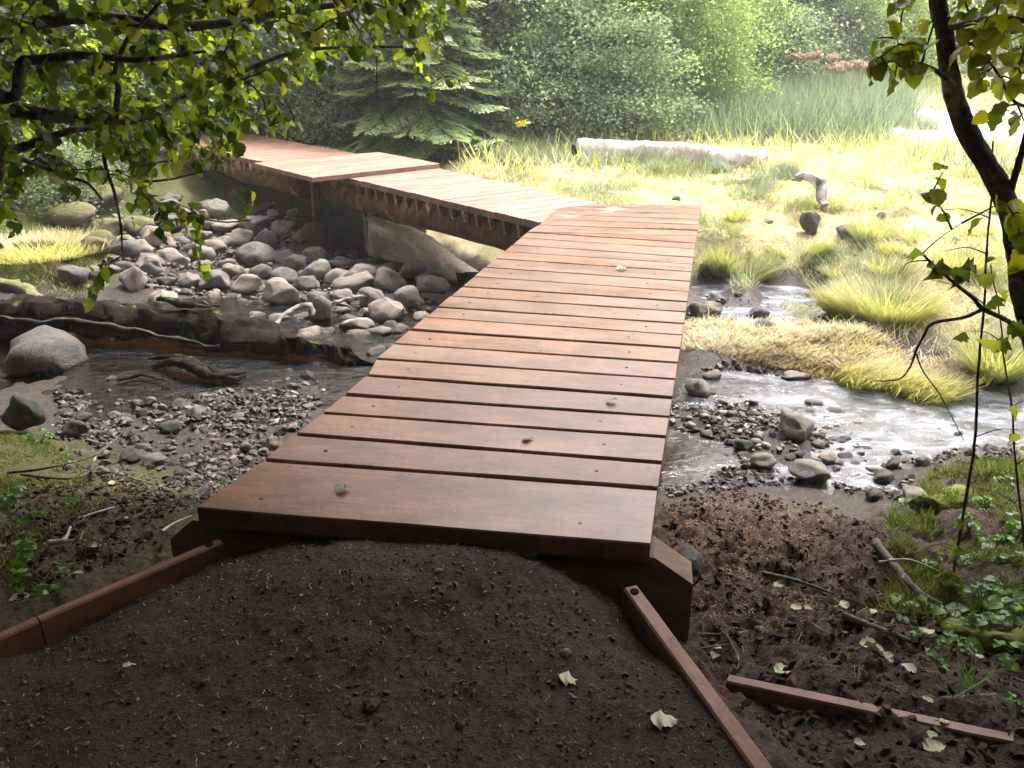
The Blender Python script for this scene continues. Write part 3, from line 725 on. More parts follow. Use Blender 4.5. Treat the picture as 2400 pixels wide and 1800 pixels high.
# ------------------------------------------------------------ rocks
def rock_mesh(name, seed, mat, sub=3, planes=9, rough=.10, angular=.5):
    r_ = np.random.default_rng(seed)
    bm = bmesh.new(); bmesh.ops.create_icosphere(bm, subdivisions=sub, radius=1)
    V = np.array([v_.co[:] for v_ in bm.verts])
    for _ in range(planes):
        n = r_.normal(size=3); n /= np.linalg.norm(n); d = r_.uniform(.62, .88)
        e = V @ n - d; m_ = e > 0; V[m_] -= np.outer(e[m_] * (angular + .5 * r_.random()), n)
    s = seed * 3.1
    V *= (1 + rough * fbm(V[:, 0] * 1.3 + s, V[:, 1] * 1.3, V[:, 2] * 1.3, s=seed, o=4))[:, None]
    V /= np.abs(V).max(0)
    for v_, c_ in zip(bm.verts, V): v_.co = c_
    me = bpy.data.meshes.new(name); bm.to_mesh(me); bm.free()
    me.polygons.foreach_set('use_smooth', [True] * len(me.polygons)); me.materials.append(mat); me.update(); return me
RK = {}
for kind, mats, cnt in (('round', 'rock', 8), ('ang', 'rock', 9), ('pale', 'rockpale', 6), ('dark', 'rockdark', 4), ('moss', 'rockmoss', 4)):
    RK[kind] = [rock_mesh('rock', 100 + 17 * q + len(kind) * 5, M[mats], 3, 9 if kind in ('round', 'moss') else 16, .17, .6 if kind == 'round' else .95) for q in range(cnt)]
rocks_xy = []; named = []
def rock(px, py, wpx, hpx, kind, label=None, name='boulder', group=None, sink=.28, depth=1.0, cat='rock', rz=None):
    p = hit(px, py + hpx * .42); s = 1 / pxm(p)
    a = wpx * s / 2; hh = hpx * s / 2 * 1.05; dp = a * depth * random.uniform(.75, .95)
    me = random.choice(RK[kind]); o = link(name, me)
    o.scale = (a, dp, hh * 1.12); o.rotation_euler = (random.uniform(-.12, .12), random.uniform(-.12, .12), random.choice([0, math.pi]) + (random.uniform(-.35, .35) if rz is None else rz))
    o.location = (p[0], p[1] + dp * .6, p[2] + hh * (1 - sink) )
    rocks_xy.append((o.location.x, o.location.y, max(a, dp)))
    return tag(o, label, cat, group)
B_ = [ # px, py(centre), w, h, kind, label
 (88,835,185,130,'dark','big round grey boulder standing in the dark water below the rotten log'),
 (45,975,105,90,'dark','dark boulder at the left edge, half on the gravel bank'),
 (752,560,88,72,'dark','dark boulder in the shade in front of the bulkhead'),
 (655,690,100,70,'ang','large angular grey boulder in the middle of the rock heap'),
 (846,652,95,62,'round','long smooth boulder at the back edge of the rock heap, left of a rounder one'),
 (905,662,78,72,'round','rounded grey boulder touching the long smooth boulder'),
 (972,640,68,54,'round','smooth tan boulder right below the wing wall'),
 (1010,674,88,46,'round','low brown boulder beside the dark water under the boardwalk'),
 (835,670,120,50,'ang','wide flat blue grey boulder with pale veins in the rock heap'),
 (950,706,74,62,'ang','blocky boulder with yellow lichen spots near the boardwalk edge'),
 (910,735,98,60,'pale','pale flat topped block lit by the sun at the boardwalk'),
 (868,705,70,56,'round','rounded grey stone behind the pale flat topped block'),
 (835,765,94,44,'pale','pale flattened stone at the water edge below the heap'),
 (920,775,58,36,'dark','wedge shaped stone with dark underside in the water'),
 (730,790,96,38,'pale','long pale cobble just above the tip of the rotten log'),
 (775,806,70,30,'pale','flat pinkish cobble touching the rotten log tip'),
 (835,790,86,24,'ang','thin grey slab stone lying in front of the pale flattened stone'),
 (880,834,50,34,'dark','greenish stone in the water beside the boardwalk edge'),
 (665,655,72,48,'round','tan smooth boulder above the large angular boulder'),
 (720,668,54,40,'pale','small pale oval boulder right of the tan smooth boulder'),
 (745,640,74,52,'round','greyish boulder behind the small pale oval boulder'),
 (690,620,62,44,'round','round tan boulder at the top of the heap'),
 (736,602,64,40,'round','tan topped boulder just under the dark shaded boulder'),
 (575,675,80,52,'pale','light grey boulder in the pool left of the large angular one'),
 (500,662,78,46,'ang','split boulder with a dark shadowed left face'),
 (440,660,60,34,'pale','flat pale stone in the pool by the split boulder'),
 (545,640,52,36,'round','small round boulder above the light grey boulder'),
 (600,600,92,56,'round','broad greyish boulder in the centre rear of the heap'),
 (560,560,74,44,'round','blue grey boulder in the back row of the heap'),
 (622,570,54,62,'round','upright rounded boulder in the back row of the heap'),
 (520,575,60,36,'round','low oval boulder at the rear of the heap'),
 (440,555,46,34,'round','small round grey boulder near the overhanging leaves'),
 (595,530,80,40,'ang','reddish brown boulder below the far boardwalk'),
 (665,535,70,40,'ang','brown flat boulder in front of the steel post'),
 (310,655,62,62,'pale','upright pale boulder by the mossy log end'),
 (290,590,78,54,'round','grey boulder with thin moss left of the yellow leaf'),
 (225,575,72,60,'moss','mossy boulder behind the straw grass mound'),
 (360,560,74,66,'pale','pale boulder with a bright yellow leaf across it'),
 (320,535,88,50,'moss','wide mossy boulder under the hanging branches'),
 (160,510,110,60,'moss','largest mossy yellow green boulder on the left bank'),
 (225,475,110,70,'moss','mossy boulder with grass hanging over it'),
 (250,540,70,46,'moss','small mossy boulder between two larger mossy ones'),
 (400,610,80,46,'ang','flat angular boulder left of the pool'),
 (350,625,76,44,'ang','brown angular boulder in front of the yellow leafed one'),
 (470,600,66,40,'round','oval boulder with lichen patch beside the hanging green sprig'),
 (750,730,60,70,'round','tall greenish stone with a broken stick against it'),
 (800,700,50,34,'pale','creamy small stone beside the bleached stick'),
 (258,893,36,30,'pale','small pale angular stone standing alone in the dark water'),
 (680,878,34,26,'pale','small pale blue stone in shallow water, upper of a pair'),
 (722,886,38,34,'dark','pointed stone in shallow water beside the pale blue one'),
 (683,910,28,20,'pale','little round pale stone just below the pale blue one'),
 (458,974,46,34,'round','grey dome shaped stone on the left gravel bank'),
 (395,1008,54,34,'dark','dark cobble on the gravel bank below the dome shaped stone'),
 (170,1010,64,40,'dark','flat dark stone at the edge of the mossy left bank'),
 (310,1075,66,30,'dark','dark cobble casting a black shadow on the gravel bank'),
 (355,1085,70,24,'ang','long flat grey stone near the dead twig'),
 (640,1040,44,34,'round','grey stone next to the boardwalk edge on the gravel'),
 (1900,525,52,54,'dark','dark grey cone shaped rock standing in the yellow meadow'),
 (1585,467,30,20,'dark','small grey rock in the meadow beyond the boardwalk bend'),
 (1658,630,44,40,'dark','dark rock under the grass tuft at the boardwalk side'),
 (1604,620,30,26,'round','grey rock touching the far right boardwalk edge'),
 (1640,735,56,44,'pale','smooth pale rock beside the boardwalk at the upper pool'),
 (1668,725,56,36,'round','grey rock right of the smooth pale rock'),
 (1780,740,52,34,'ang','angular grey rock in the upper pool'),
 (1800,765,60,28,'ang','flat rock in the upper pool draped with grass'),
 (1950,725,40,34,'dark','dark rock in the upper pool under overhanging grass'),
 (1990,545,60,30,'dark','low dark rock hidden in the sunny grass'),
 (1640,915,64,44,'round','rounded brownish rock in the right stream near the boardwalk'),
 (1870,1005,105,72,'ang','largest olive brown rock on the right gravel bar'),
 (1965,975,54,30,'pale','smooth pale rock washed by the bright stream'),
 (1795,1085,70,34,'ang','broad reddish flat rock above the mud bank'),
 (1910,1115,110,44,'ang','large flat brown rock between the stream and the mud'),
 (1940,1080,44,30,'pale','tan rounded rock on the gravel bar'),
 (2100,1090,44,34,'dark','dark wet rock in the bright stream, upper of two'),
 (2075,1120,56,40,'dark','white topped dark rock in the bright stream'),
 (2050,1160,48,34,'dark','black wet rock beside the mud bank edge'),
 (2165,1085,40,34,'round','grey rock at the grassy stream edge'),
 (2150,1165,70,30,'round','smooth grey rock partly under green grass next to the mossy log end'),
 (1870,885,70,24,'pale','pale flat stone in riffle below the straw mound'),
 (2260,915,60,26,'pale','pale rock at the far right stream edge'),
 (1612,1322,100,84,'dark','bluish rock dusted with sawdust beside the sill beam end'),
 (1740,1430,36,24,'dark','small dark rock lying on the muddy bank'),
 (1738,1500,30,20,'dark','small wet rock on the muddy bank close to the sill beam'),
 (1780,1480,34,20,'round','little grey rock right of the small wet rock on the mud'),
]
import re
def short(lb):
    wds = lb.split(); out = wds[:2]
    for w_ in wds[2:]:
        if w_ in ('in', 'at', 'on', 'of', 'to', 'below', 'above', 'under', 'behind', 'beside', 'with', 'standing', 'lying', 'touching', 'just', 'right', 'left', 'near', 'right', 'by', 'half', 'between', 'across', 'against', 'casting', 'dusted', 'partly', 'washed', 'hidden', 'hanging', 'over') : break
        out.append(w_)
    return ' '.join(out).strip(',')
for b_ in B_:
    o = rock(*b_[:5], label=b_[5]); named.append((b_[0], b_[1], short(b_[5])))
used_lb = set()
LAND = [(1450,340,'left end of the big bleached log'),(1760,360,'right end of the big bleached log'),(1900,430,'curved grey snag'),(1900,525,'dark cone shaped rock'),(2320,480,'slender alder trunk'),(1640,490,'far boardwalk corner'),(1800,700,'upper pool'),(2150,320,'white gravel patch'),(2080,745,'widest golden grass tuft'),(1745,655,'large tuft by the side pool')]
def near_label(px, py, what, marks, maxn=7):
    for nx, ny, nm in sorted(marks, key=lambda q: (q[0] - px) ** 2 + 3 * (q[1] - py) ** 2)[:maxn]:
        for far_w in ('', 'some way '):
            dx, dy = px - nx, (py - ny) * 1.8
            h_ = 'left' if dx < 0 else 'right'; v_ = 'behind' if dy < 0 else 'in front of'
            r_ = h_ + ' of' if abs(dx) > 2.2 * abs(dy) else v_ if abs(dy) > 2.2 * abs(dx) else 'behind and ' + h_ + ' of' if dy < 0 else 'in front and ' + h_ + ' of'
            if far_w and dx * dx + dy * dy < 120 ** 2: continue
            if not far_w and dx * dx + dy * dy > 200 ** 2: continue
            lb = what + ' ' + far_w + r_ + ' the ' + nm
            if lb not in used_lb and len(lb.split()) <= 16: used_lb.add(lb); return lb
    return None
def cob_label(px, py, kind):
    wd_ = {'pale': 'pale', 'dark': 'dark', 'moss': 'mossy', 'round': 'rounded', 'ang': 'angular'}[kind]
    for nx, ny, nm in sorted(named, key=lambda q: (q[0] - px) ** 2 + 3 * (q[1] - py) ** 2)[:7]:
        dx, dy = px - nx, (py - ny) * 1.8
        h_ = 'left' if dx < 0 else 'right'; v_ = 'behind' if dy < 0 else 'in front of'
        if abs(dx) > 2.2 * abs(dy): r_ = h_ + ' of'
        elif abs(dy) > 2.2 * abs(dx): r_ = v_
        else: r_ = v_ + ' and ' + h_ + ' of' if v_ == 'behind' else 'in front and ' + h_ + ' of'
        lb = '%s cobble %s the %s' % (wd_, r_, nm)
        if len(lb.split()) <= 16 and lb not in used_lb: used_lb.add(lb); return lb
    return None
# cobbles: countable, alike
def poly_pts(poly, n, margin=0):
    poly = np.array(poly, float); out = []
    lo, hi = poly.min(0), poly.max(0)
    while len(out) < n:
        p = lo + rng.random(2) * (hi - lo); c_ = False; j = len(poly) - 1
        for i in range(len(poly)):
            if (poly[i, 1] > p[1]) != (poly[j, 1] > p[1]) and p[0] < (poly[j, 0] - poly[i, 0]) * (p[1] - poly[i, 1]) / (poly[j, 1] - poly[i, 1]) + poly[i, 0]: c_ = not c_
            j = i
        if c_: out.append(p)
    return np.array(out)
heap = [(240,560),(480,500),(640,510),(760,590),(1010,650),(1010,740),(900,800),(640,790),(560,710),(330,700)]
def cobbles(poly, n, wr, kinds, label, group):
    c_ = 0; tries = 0
    for p in poly_pts(poly, n * 6):
        if c_ >= n: break
        w_ = random.uniform(*wr) * (1 if random.random() < .75 else 1.35); h_ = w_ * random.uniform(.42, .72)
        q_ = hit(p[0], p[1]); r_ = w_ / pxm(q_) / 2
        if any((q_[0] - x_) ** 2 + (q_[1] + r_ * .6 - y_) ** 2 < (.62 * (r_ + rr)) ** 2 for x_, y_, rr in rocks_xy): continue
        kd_ = random.choice(kinds)
        rock(p[0], p[1], w_, h_, kd_, cob_label(p[0], p[1], kd_) or label, 'cobble', group, sink=random.uniform(.3, .6), cat='stone'); c_ += 1
cobbles(heap, 104, (26, 58), ['round', 'ang', 'ang', 'pale', 'dark'], 'fist to head sized cobble filling the rock heap left of the boardwalk', 'cobbles of the rock heap')
cobbles([(60,560),(300,450),(520,470),(500,520),(300,640),(120,650)], 32, (30, 58), ['moss', 'round', 'ang'], 'cobble at the foot of the mossy left bank', 'cobbles of the left bank')
cobbles([(430,1090),(560,930),(760,840),(820,900),(560,1120)], 26, (16, 30), ['ang', 'dark', 'pale'], 'small wet cobble on the gravel beside the near boardwalk', 'cobbles on the left gravel bar')
cobbles([(130,930),(420,930),(450,1110),(230,1120),(120,1040)], 30, (18, 40), ['ang', 'dark'], 'small dark cobble on the left gravel bar', 'cobbles on the left gravel bar below the bank')
cobbles([(1580,930),(1700,860),(2000,960),(2200,1000),(2140,1180),(1900,1100),(1600,1100)], 66, (14, 40), ['ang', 'dark', 'round', 'pale'], 'wet cobble in the bright stream right of the boardwalk', 'cobbles of the right stream')
cobbles([(1830,940),(2250,960),(2200,1060),(2100,1150),(1950,1090)], 34, (16, 38), ['dark', 'ang', 'round'], 'wet stone breaking the bright stream surface', 'stones breaking the bright stream surface')
cobbles([(1560,640),(1700,660),(2000,700),(1950,780),(1580,760)], 16, (18, 34), ['dark', 'ang'], 'wet cobble in the upper pool by the boardwalk', 'cobbles of the upper pool')
cobbles([(1600,480),(2200,480),(2300,640),(1650,600)], 12, (16, 28), ['dark', 'ang'], 'stone showing through the yellow meadow grass', 'stones in the meadow')
cobbles([(520,440),(700,480),(700,520),(480,500)], 10, (24, 44), ['dark', 'ang'], 'shaded stone below the far boardwalk', 'stones under the far boardwalk')

for px, py, w_, kd_, lb in [(1245,1302,42,'ang','flat grey stone in the path close under the first plank'),(1026,1342,32,'ang','grey stone chip in the path below the middle of the first plank'),
 (1325,1532,34,'ang','bluish grey stone in the path above the pale leaf'),(1478,1612,30,'dark','dark grey stone in the path between the two pale leaves'),(870,1655,46,'dark','half buried dark stone in the lower middle of the path'),
 (905,1625,22,'dark','small dark stone just above the half buried one in the path'),(640,1490,20,'ang','small grey stone in the left half of the path'),(1275,1490,22,'ang','small grey stone above the bluish grey one in the path'),
 (1400,1620,20,'ang','little stone left of the dark grey one near the right curb'),(480,1600,24,'dark','dark stone chip in the lower left of the path'),(1080,1700,26,'dark','dark flat chip near the bottom of the path')]:
    rock(px, py, w_, w_ * .5, kd_, lb, 'stone', None, sink=.55, cat='stone')
# gravel and soil crumbs: nobody could count them
def template(sub, seed, flat=.6):
    bm = bmesh.new(); bmesh.ops.create_icosphere(bm, subdivisions=sub, radius=1); V = np.array([v_.co[:] for v_ in bm.verts]); F = np.array([[v_.index for v_ in f.verts] for f in bm.faces]); bm.free()
    r_ = np.random.default_rng(seed); V = V * (1 + (r_.random(len(V))[:, None] - .5) * .55); V[:, 2] *= flat; return V, F
def rot_mats(n, tilt=.4):
    a = rng.random(n) * 6.283; b = (rng.random(n) - .5) * 2 * tilt; c_ = (rng.random(n) - .5) * 2 * tilt
    out = np.empty((n, 3, 3))
    ca, sa_, cb, sb_, cc, sc_ = np.cos(a), np.sin(a), np.cos(b), np.sin(b), np.cos(c_), np.sin(c_)
    Rz = np.zeros((n, 3, 3)); Rz[:, 0, 0] = ca; Rz[:, 0, 1] = -sa_; Rz[:, 1, 0] = sa_; Rz[:, 1, 1] = ca; Rz[:, 2, 2] = 1
    Rx = np.zeros((n, 3, 3)); Rx[:, 0, 0] = 1; Rx[:, 1, 1] = cb; Rx[:, 1, 2] = -sb_; Rx[:, 2, 1] = sb_; Rx[:, 2, 2] = cb
    Ry = np.zeros((n, 3, 3)); Ry[:, 1, 1] = 1; Ry[:, 0, 0] = cc; Ry[:, 0, 2] = sc_; Ry[:, 2, 0] = -sc_; Ry[:, 2, 2] = cc
    return Rz @ Rx @ Ry
def strew(name, xy, sizes, mat, tmpl, lift=.25, tilt=.5, label=None, tint=None, smooth=False, aniso=.5):
    n = len(xy); z = ground(xy[:, 0], xy[:, 1]); parts = []
    which = rng.integers(0, len(tmpl), n)
    for q in range(len(tmpl)):
        m_ = which == q; k_ = m_.sum()
        if not k_: continue
        S = sizes[m_][:, None] * np.stack([1 + rng.random(k_) * aniso, np.ones(k_), np.ones(k_)], 1)
        Mx = rot_mats(k_, tilt) * S[:, None, :]
        parts.append(inst(tmpl[q][0], tmpl[q][1], Mx, np.c_[xy[m_], z[m_] + sizes[m_] * lift], None if tint is None else tint[m_]))
    V, F, t = merge(parts)
    o = link(name, mesh_np(name, V, F, mat, smooth, {'tint': t})); tag(o, label, kind='stuff'); return o
ico = [template(1, s_) for s_ in range(5)]      # 80 triangles
tet = []
for s_ in range(5):
    r_ = np.random.default_rng(s_ + 50)
    V = np.array([(1, 0, 0), (0, 1, 0), (-1, 0, 0), (0, -1, 0), (.1, .1, .8), (0, 0, -.6), (.6, .6, .45), (-.6, -.5, .5)], float)
    V = V + (r_.random(V.shape) - .5) * .35
    bm = bmesh.new(); vs = [bm.verts.new(v_) for v_ in V]; bmesh.ops.convex_hull(bm, input=vs); bmesh.ops.triangulate(bm, faces=bm.faces[:])
    bm.verts.index_update(); used = [v_ for v_ in bm.verts if v_.link_faces]; ix = {v_: q for q, v_ in enumerate(used)}
    tet.append((np.array([v_.co[:] for v_ in used]), np.array([[ix[v_] for v_ in f.verts] for f in bm.faces]))); bm.free()
def pxy(poly, n): return np.array([hit(*p)[:2] for p in poly_pts(poly, n)])
def world_poly(poly, n):                    # photo polygon taken to the creek bed plane, then filled evenly in the world
    wp = [hit(*p)[:2] for p in poly]; return poly_pts(wp, n)
xyA = world_poly([(130,930),(420,900),(700,880),(800,860),(640,1110),(420,1200),(300,1150),(130,1100)], 13000)
xyB = world_poly([(240,560),(480,500),(700,510),(1020,650),(1000,760),(900,830),(640,790),(330,700)], 3800)
xyC = world_poly([(1560,900),(1700,850),(2380,960),(2380,1080),(2140,1190),(1900,1120),(1560,1180)], 9000)
xyD = world_poly([(1560,650),(2000,680),(2000,760),(1580,770)], 700)
xyE = world_poly([(160,760),(560,800),(760,860),(600,930),(160,930)], 700)
xy = np.concatenate([xyA, xyB, xyC, xyD, xyE])
sz = .005 + .024 * rng.random(len(xy)) ** 3.2; sz[len(xyA):len(xyA) + len(xyB)] *= 1.5
hz_ = base_h(xy[:, 0], xy[:, 1]); kp = ((hz_ > W - .02) & (fbm(xy[:, 0] * 2.2, xy[:, 1] * 2.2, s=93, o=3) > -.18)) | (rng.random(len(xy)) < .10); xy, sz = xy[kp], sz[kp]
far_ = np.hypot(xy[:, 0], xy[:, 1])
strew('creek_gravel', xy, sz * np.clip(far_ / 5, .7, 1.6), M['gravel'], tet, .25, .6, 'angular wet gravel covering the creek bed on both sides')
sm_ = [template(1, s_, .7) for s_ in range(20, 25)]
xh = np.concatenate([world_poly(heap, 900), world_poly([(1600,900),(1800,900),(2200,990),(2140,1150),(1900,1060),(1600,1080)], 260)])
strew('small_cobbles', xh, .018 + .030 * rng.random(len(xh)) ** 2, M['rocksmall'], sm_, .35, .5, 'small stones wedged between the larger cobbles of the creek', smooth=True)
# path surface crumbs
P_ = np.c_[rng.uniform(-2.6, 2.0, 70000), rng.uniform(.9, 2.75, 70000)]
mk_ = masks(P_[:, 0], P_[:, 1], base_h(P_[:, 0], P_[:, 1])); P_ = P_[mk_[0] > .5]
Pc = P_[:22000]; sz = .0014 + .0065 * rng.random(len(Pc)) ** 9
strew('soil_crumbs', Pc, sz, M['crumb'], tet, .3, .6, 'dark crumbly soil and small pebbles on the path surface')
tint_chip = rng.random(900)
chipT = [(np.array([(-1, -.22, 0), (1, -.18, .1), (1, .2, .1), (-1, .2, 0), (0, 0, .3)]), np.array([(0, 1, 4), (1, 2, 4), (2, 3, 4), (3, 0, 4), (0, 2, 1), (0, 3, 2)]))]
strew('wood_chips', P_[22000:25200], .0018 + .0045 * rng.random(len(P_[22000:25200])) ** 3, M['chip'], chipT, .9, .4, 'tiny orange wood chips scattered over the path')
# clods and chips on the right mud bank and the left bank
mbx = world_poly([(1545,1190),(1700,1140),(1960,1190),(2100,1300),(2150,1500),(1950,1620),(1700,1590),(1620,1500),(1640,1400),(1560,1300)], 5200)
lbx = world_poly([(60,1130),(300,1110),(440,1170),(370,1260),(40,1440),(-40,1300)], 5200)
rbx = world_poly([(1700,1640),(1950,1620),(2150,1500),(2400,1480),(2420,1800),(1880,1810)], 4500)
xm = np.r_[mbx, lbx, rbx[:1500]]; sz = .002 + .018 * rng.random(len(xm)) ** 6
strew('mud_clods', xm, sz, M['clod'], tet, .1, 1.0, 'torn up clods of dark brown mud on the banks')
strew('sawdust', np.r_[world_poly([(1545,1190),(1700,1140),(1960,1190),(1900,1500),(1640,1540),(1560,1300)], 3600), lbx[:300]], .0022 + .004 * rng.random(3900) ** 2, M['chip'], chipT, 2.5, .6, 'tan sawdust and wood chips dusting the mud bank')
litter = np.r_[world_poly([(60,1130),(300,1110),(440,1170),(370,1260),(40,1440),(-40,1300)], 260), world_poly([(1750,1300),(2150,1300),(2380,1500),(2300,1700),(1900,1600)], 420)]
strew('litter', litter, .006 + .016 * rng.random(len(litter)) ** 2, M['litter'], [(np.array([(-1, -.08, 0), (1, -.06, .1), (1, .06, .1), (-1, .08, 0), (0, 0, .12)]), np.array([(0, 1, 4), (1, 2, 4), (2, 3, 4), (3, 0, 4)]))], .9, .5, 'short bits of straw, bark and leaf litter on both banks')
# sawdust crumbs on the near planks
n = 420; t = rng.random(n) ** 1.6; s_ = np.r_[rng.random(n // 2) * .3, rng.random(n - n // 2)]
a = NLs[None, :2] + (FLs - NLs)[None, :2] * (t * .55)[:, None]; b = NR[None, :2] + (FR - NR)[None, :2] * (t * .48)[:, None]
xy = a * (1 - s_[:, None]) + b * s_[:, None]; sz = .0015 + .003 * rng.random(n) ** 3
V, F, tt_ = inst(chipT[0][0], chipT[0][1], rot_mats(n, .2) * sz[:, None, None], np.c_[xy, np.full(n, .002)], rng.random(n))
tag(link('sawdust', mesh_np('sawdust', V, F, M['chip'], False, {'tint': tt_})), 'sawdust crumbs on the near boardwalk planks', kind='stuff')

# ------------------------------------------------------------ curbs
def curb(name, a, b, wdt, th, label, mat=None, holes=()):
    a = np.array(a, float); b = np.array(b, float); e = (b - a)[:2] / np.linalg.norm((b - a)[:2]); nn = np.array([-e[1], e[0]]) * wdt / 2
    root = empty(name, (a[0], a[1], a[2])); tag(root, label, 'timber')
    q = [a[:2] - nn, b[:2] - nn, b[:2] + nn, a[:2] + nn]
    child(board('beam', root, q, (a[2], b[2], b[2], a[2]), th, mat or M['timber'], ch=.006, wob=.003), root)
    for t in holes:
        p = a + (b - a) * t; h_ = link('bolt_hole', hole_me, root); h_.location = (p[0], p[1], p[2] + .0025); child(h_, root)
    return root
curb('curb_timber', at(516, 1266, -.085), at(90, 1447, -.10), .038, .10, 'reddish timber curb left of the path with a bolt hole at its end', holes=(.07,))
curb('curb_timber', at(86, 1450, -.101), at(-120, 1541, -.108), .038, .10, 'lower timber curb at the far left picture edge, end to end with the longer one')
curb('curb_timber', at(1478, 1375, -.09), at(1826, 1850, -.11), .050, .11, 'long timber curb right of the path with a bolt hole near the boardwalk', holes=(.035,))
def onsoil(px, py, up=.014):
    q_ = hit(px, py); return np.array([q_[0], q_[1], q_[2] + up])
curb('buried_rail', onsoil(1705, 1600, .02), onsoil(2370, 1748, .03), .045, .05, 'long thin muddy timber rail half sunk in the soil right of the path')

# ------------------------------------------------------------ logs and driftwood
def log_thing(name, pts, radii, mat, label, cat='log', n=16, rough=.14, flat=.8, fr=5, noise=.03, seed=3, seg=40, grooves=0.0, group=None):
    P = smooth_path(pts, seg); r = np.interp(np.linspace(0, 1, seg), np.linspace(0, 1, len(radii)), radii)
    V, F, t = tube(P, r, n, .5, rough, seed, flat)
    if grooves:
        T = P[-1] - P[0]; T /= np.linalg.norm(T)
        k_ = np.arange(len(V)) % n
        V = V + (hash3(k_, k_ * 0, k_ * 0, seed) * grooves)[:, None] * np.array([0, .5, 1.0])
    V = V + np.stack([fbm(V[:, 0] * fr, V[:, 1] * fr, V[:, 2] * fr * 2, s=seed + q, o=3) for q in range(3)], 1) * noise
    o = link(name, tube_mesh(name, [(V, F, t)], mat)); return tag(o, label, cat, group)
L_ = [at(-160, 752, -.92), at(60, 742, -.92), at(330, 750, -.93), at(560, 785, -.98), at(740, 824, -1.05), at(885, 853, -1.085)]
log_thing('rotten_log', L_, [.24, .25, .22, .16, .09, .012], M['rotlog'], 'long black rotten log tapering to a point beside the boardwalk', n=22, rough=.03, flat=.85, noise=.06, fr=4.5, seed=31, seg=110, grooves=.035)
L_ = [at(-100, 738, -.78), at(130, 752, -.80), at(320, 775, -.84), at(500, 812, -.95)]
log_thing('split_log_strip', L_, [.03, .028, .022, .008], M['stripwood'], 'pale grey split strip along the lower side of the rotten log', 'log', n=8, rough=.3, flat=.5, seed=8)
log_thing('splinter', [at(375, 697, -.70), at(440, 712, -.72), at(520, 722, -.80)], [.03, .05, .02], M['rotlog'], 'jagged broken splinter standing on top of the rotten log', 'wood splinter', n=7, rough=.4, seed=12, seg=14)
log_thing('mossy_log', [at(-80, 660, -.80), at(30, 672, -.82), at(95, 700, -.88)], [.12, .11, .05], M['rockmoss'], 'yellow mossy log end lying behind the rotten log at the left', n=12, seed=14, seg=18)
def drift(name, pts, radii, label, seed, mat='rotlog', extra=()):
    parts = []
    for k_, (p_, r_) in enumerate([(pts, radii)] + list(extra)):
        P = smooth_path(p_, 26); r = np.interp(np.linspace(0, 1, 26), np.linspace(0, 1, len(r_)), r_)
        V, F, t = tube(P, r, 10, .5, .35, seed + k_, .6)
        V = V + np.stack([fbm(V[:, 0] * 11, V[:, 1] * 11, V[:, 2] * 11, s=seed + q, o=3) for q in range(3)], 1) * .018
        parts.append((V, F, t))
    return tag(link(name, tube_mesh(name, parts, M[mat])), label, 'driftwood')
drift('driftwood', [at(360, 858, -1.08), at(430, 850, -1.0), at(500, 880, -1.04), at(575, 868, -1.06)], [.02, .07, .05, .02], 'gnarled black driftwood lying in the dark pool below the rotten log', 70,
      extra=[([at(350, 842, -1.02), at(420, 838, -.99), at(470, 860, -1.03), at(560, 892, -1.08)], [.015, .045, .05, .03]), ([at(270, 890, -1.07), at(340, 880, -1.07), at(400, 900, -1.07)], [.012, .02, .012])])
drift('driftwood', [at(418, 810, -1.07), at(500, 812, -1.04), at(590, 822, -1.08)], [.015, .035, .01], 'small reddish brown wood strip between the rotten log and the gnarled driftwood', 77)
drift('stick', [at(640, 775, -1.03), at(655, 745, -.96), at(690, 722, -.92), at(725, 716, -.9), at(735, 742, -1.0)], [.02, .03, .028, .03, .03], 'bent bleached stick hooked over stones in the rock heap', 81, 'greywood')
drift('stick', [at(765, 712, -.95), at(800, 704, -.92), at(855, 692, -.9)], [.02, .026, .014], 'short bleached stick right of the bent one on the rock heap', 83, 'greywood')
drift('stick', [at(350, 398, -.75), at(430, 402, -.7), at(520, 415, -.75)], [.08, .1, .06], 'reddish log on the bank under the far boardwalk leaves', 85, 'logbrown')
drift('stick', [at(390, 425, -.85), at(450, 432, -.85), at(500, 442, -.85)], [.09, .1, .05], 'second reddish log just below the first on the shaded bank', 86, 'logbrown')
drift('dead_log', [at(1070, 590, -1.0), at(1150, 588, -.98), at(1260, 596, -1.0)], [.05, .07, .06], 'grey weathered log lying behind the boardwalk corner in the creek', 88, 'greywood')
# meadow wood
log_thing('bleached_log', [at(1352, 360, -.13), at(1450, 362, -.14), at(1600, 372, -.18), at(1790, 384, -.25)], [.27, .26, .25, .23], M['bleach'], 'big bleached white log lying across the bright meadow', n=20, rough=.03, flat=1, noise=.03, fr=1.6, seed=20, seg=40)
o = link('knot', tube_mesh('knot', [tube([at(1340, 352, -.05), at(1356, 352, -.05)], [.10, .06], 9, .5, .3, 4)], M['rotlog'])); tag(o, 'dark knotted root stub on the left end of the bleached log', 'wood stub')
log_thing('bleached_log', [at(1725, 425, -.37), at(1780, 424, -.37)], [.09, .07], M['bleach'], 'short pale log piece below the right end of the big bleached log', n=10, seed=22, seg=10)
log_thing('bleached_log', [at(1580, 309, -.05), at(1628, 305, -.03)], [.16, .12], M['greywood'], 'small grey log half hidden in reeds above the big bleached log', n=10, seed=23, seg=10)
log_thing('bleached_log', [at(2095, 238, .05), at(2180, 234, .07)], [.22, .16], M['bleach'], 'far white log at the edge of the mown grass behind the meadow', n=10, seed=24, seg=12)
